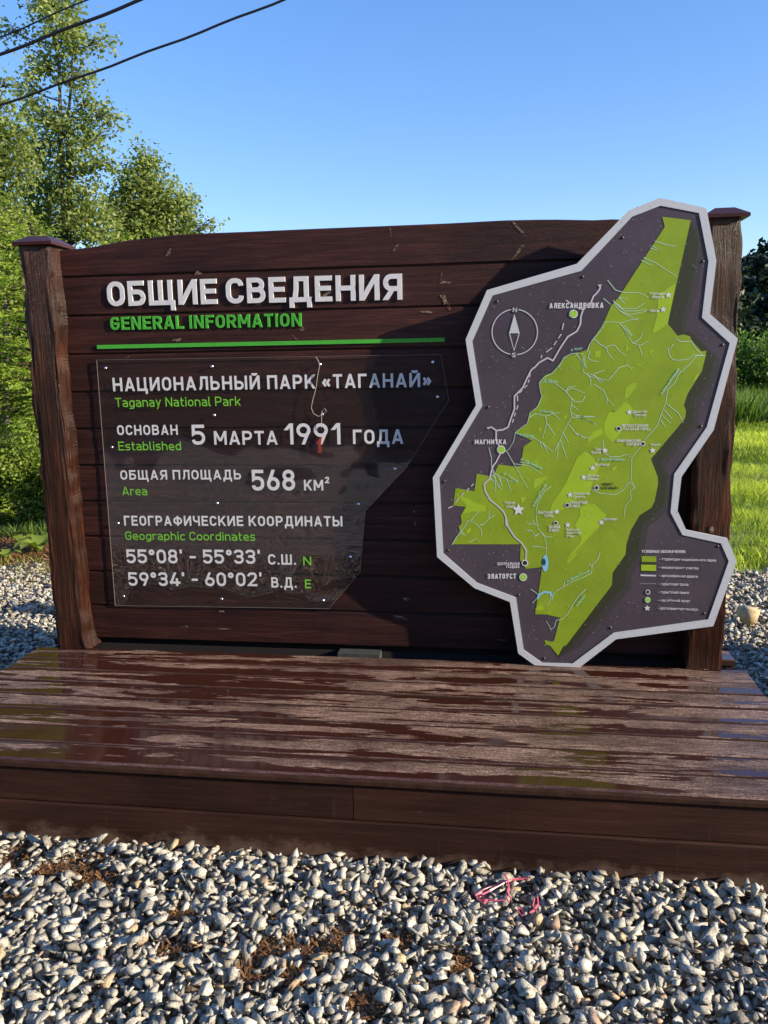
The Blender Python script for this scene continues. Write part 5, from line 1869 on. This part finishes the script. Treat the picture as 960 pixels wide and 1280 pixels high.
# tall weeds at the far edge of the lawn
blades('tall_weed', 3.5, 16, 16.0, 20.0, 40000, .55, .022, M_weed, 'tall green weeds at the far edge of the lawn', 'weeds')
for k in range(9):
    x, y = 6.0 + k * 1.55 + random.uniform(-.3, .3), 20.5 + random.uniform(-.6, 1.2)
    c = Vector((x, y, GZ))
    hh_ = random.uniform(1.3, 2.0)
    cls = [(c + Vector((random.uniform(-.8, .8), random.uniform(-.5, .5), hh_ * (.2 + .15 * q))), (1.0, .8, hh_ * .27), 1.0) for q in range(6)]
    lab_ = ('dark green bush hidden behind the right post across the lawn', 'dark green bush half hidden by the right post across the lawn', 'dark green bush just right of the post, below the far trees', 'dark green bush at the right picture edge, below the far trees',
            'first dark bush past the right picture edge', 'second dark bush past the right picture edge', 'third dark bush past the right picture edge', 'fourth dark bush past the right picture edge', 'last dark bush past the right picture edge')[k]
    tree('bush', lab_, 'bush', c, hh_, cls, M_weed, M_barkd, 7000, .11, [[c, c + Vector((0.05, 0, hh_ * .7))]], group='bushes along the far side of the lawn', r0=.03, tw=.12, per=10)


def conifer(x, y, H, wid, label, seed, mat=None, name='pine_tree', dens=1.0, cbase=.1):
    rs = random.Random(seed)
    t = thing(name, label, 'tree', (x, y, GZ))
    mb = MB()
    mb.tube([(x, y, GZ), (x + .1, y, GZ + H * .5), (x, y, GZ + H)], [H * .018, H * .012, .01], 7)
    C = []
    nb_ = int(46 * dens)
    for i in range(nb_):
        f = cbase + (1 - cbase) * (i + rs.random()) / nb_
        ln = wid * (1 - f) ** .7 * rs.uniform(.5, 1.2) + .15
        an = rs.uniform(0, 2 * math.pi)
        p = Vector((x, y, GZ + H * f))
        e = p + Vector((math.cos(an) * ln, math.sin(an) * ln, rs.uniform(-.15, .25) * ln))
        mb.tube([p, e], [.02, .005], 4)
        m_ = int(60 * (ln / 1.5 + .3))
        for k in range(m_):
            u = rs.uniform(.15, 1.05)
            q = p.lerp(e, u)
            C.append((q.x + rs.gauss(0, .16 * ln * .6), q.y + rs.gauss(0, .16 * ln * .6), q.z + rs.gauss(0, .11)))
    mb.build('trunk', M_barkd, t, True)
    C = np.array(C)
    V, Fc = leaves_np(C, .30, aspect=.5)
    np_mesh('crown', V, Fc, mat or M_dark, t, rng.uniform(0, 1, len(Fc)))
    return t


def at_ground(px, Y):
    return at(px, 500, Y).x


# far trees on the right
Yf = 26
spec = [(915, 350, 1.9, 'dark round topped tree beside the right post, far across the lawn'), (932, 352, 2.2, 'dark dense tree between the post and the tall pine, across the lawn'), (951, 322, 2.0, 'dark pine leaning in at the right picture edge'),
        (975, 280, 2.6, 'tall dark pine just beyond the right picture edge'), (1010, 300, 2.6, 'dark pine outside the right picture edge, second of its row'), (890, 362, 2.0, 'dark tree hidden behind the right post'),
        (860, 372, 2.0, 'dark tree hidden behind the map panel, right of two'), (820, 378, 2.0, 'dark tree hidden behind the map panel, left of two'), (1050, 290, 2.8, 'dark pine outside the right picture edge, third of its row')]
for k, (px, py, wd, lab) in enumerate(spec):
    Yk = Yf + (k * 37 % 7) - 3
    p = at(px, py, Yk)
    conifer(p.x, Yk, p.z - GZ, wd, lab, 40 + k, dens=1.3, cbase=.02)
# distant wood closing the horizon
C, T = [], []
for k in range(300):
    an = rng.uniform(0, 2 * np.pi)
    rd = rng.uniform(48, 75)
    x, y = rd * math.cos(an), rd * math.sin(an)
    if -3 < math.degrees(math.atan2(y, x)) + 13 < 20 and x > 0:
        hgt = 3.0
    else:
        hgt = rng.uniform(6.0, 8.2)
    m_ = 240
    f = rng.uniform(0, 1, m_)
    sp = 2.6 * (1 - f) ** .6
    a_ = rng.uniform(0, 2 * np.pi, m_)
    C.append(np.stack([x + np.cos(a_) * sp * rng.uniform(.3, 1, m_), y + np.sin(a_) * sp * rng.uniform(.3, 1, m_), GZ + .3 + f * hgt], 1))
C = np.concatenate(C)
V, Fc = leaves_np(C, 1.1, aspect=.6)
tag(np_mesh('distant_wood', V, Fc, M_dark, None, rng.uniform(0, 1, len(Fc))), 'dark far wood reading as one mass around the clearing', 'wood', kind='stuff')
# wood behind the photographer, mirrored in the clear sheet
C = []
for k in range(90):
    x, y = rng.uniform(-24, 5), rng.uniform(-20, -12)
    hgt = rng.uniform(6, 9)
    m_ = 420
    f = rng.uniform(0, 1, m_)
    sp = 1.9 * (1 - f) ** .6
    a_ = rng.uniform(0, 2 * np.pi, m_)
    C.append(np.stack([x + np.cos(a_) * sp * rng.uniform(.2, 1, m_), y + np.sin(a_) * sp * rng.uniform(.2, 1, m_), GZ + .2 + f * hgt], 1))
C = np.concatenate(C)
V, Fc = leaves_np(C, .7, aspect=.6)
tag(np_mesh('wood_edge', V, Fc, M_dark, None, rng.uniform(0, 1, len(Fc))), 'dark wood edge behind the viewer across the gravel yard', 'wood', kind='stuff')

# ------------------------------------------------------------------ cables
YC = 5.2
for pts, r, lab in (([(-420, 232), (-150, 112), (0, 46.5), (56, 22), (110, 0), (240, -58), (600, -230)], .0085, 'thin upper overhead cable, shortest of the three across the corner'),
                    ([(-420, 212), (-150, 122), (0, 68.5), (40, 54), (85, 36), (130, 17), (175, 0), (300, -50), (700, -215)], .017, 'thick twisted overhead cable in the middle of the three'),
                    ([(-420, 262), (-150, 180), (0, 131), (38, 120), (75, 105), (131, 83), (219, 55), (300, 20), (355, 0), (520, -70), (900, -240)], .0125, 'lowest and longest overhead cable crossing the tall birch')):
    xs_c = np.array([p[0] for p in pts])
    cf = np.polyfit(xs_c, [p[1] for p in pts], 3)
    P = [at(a, float(np.polyval(cf, a)) + 0.8 * math.sin(a * .06), YC) for a in np.linspace(xs_c[0], xs_c[-1], 60)]
    mb = MB()
    mb.tube(P, r, 8)
    tag(mb.build('overhead_cable', M_cable, None, True), lab, 'cable')
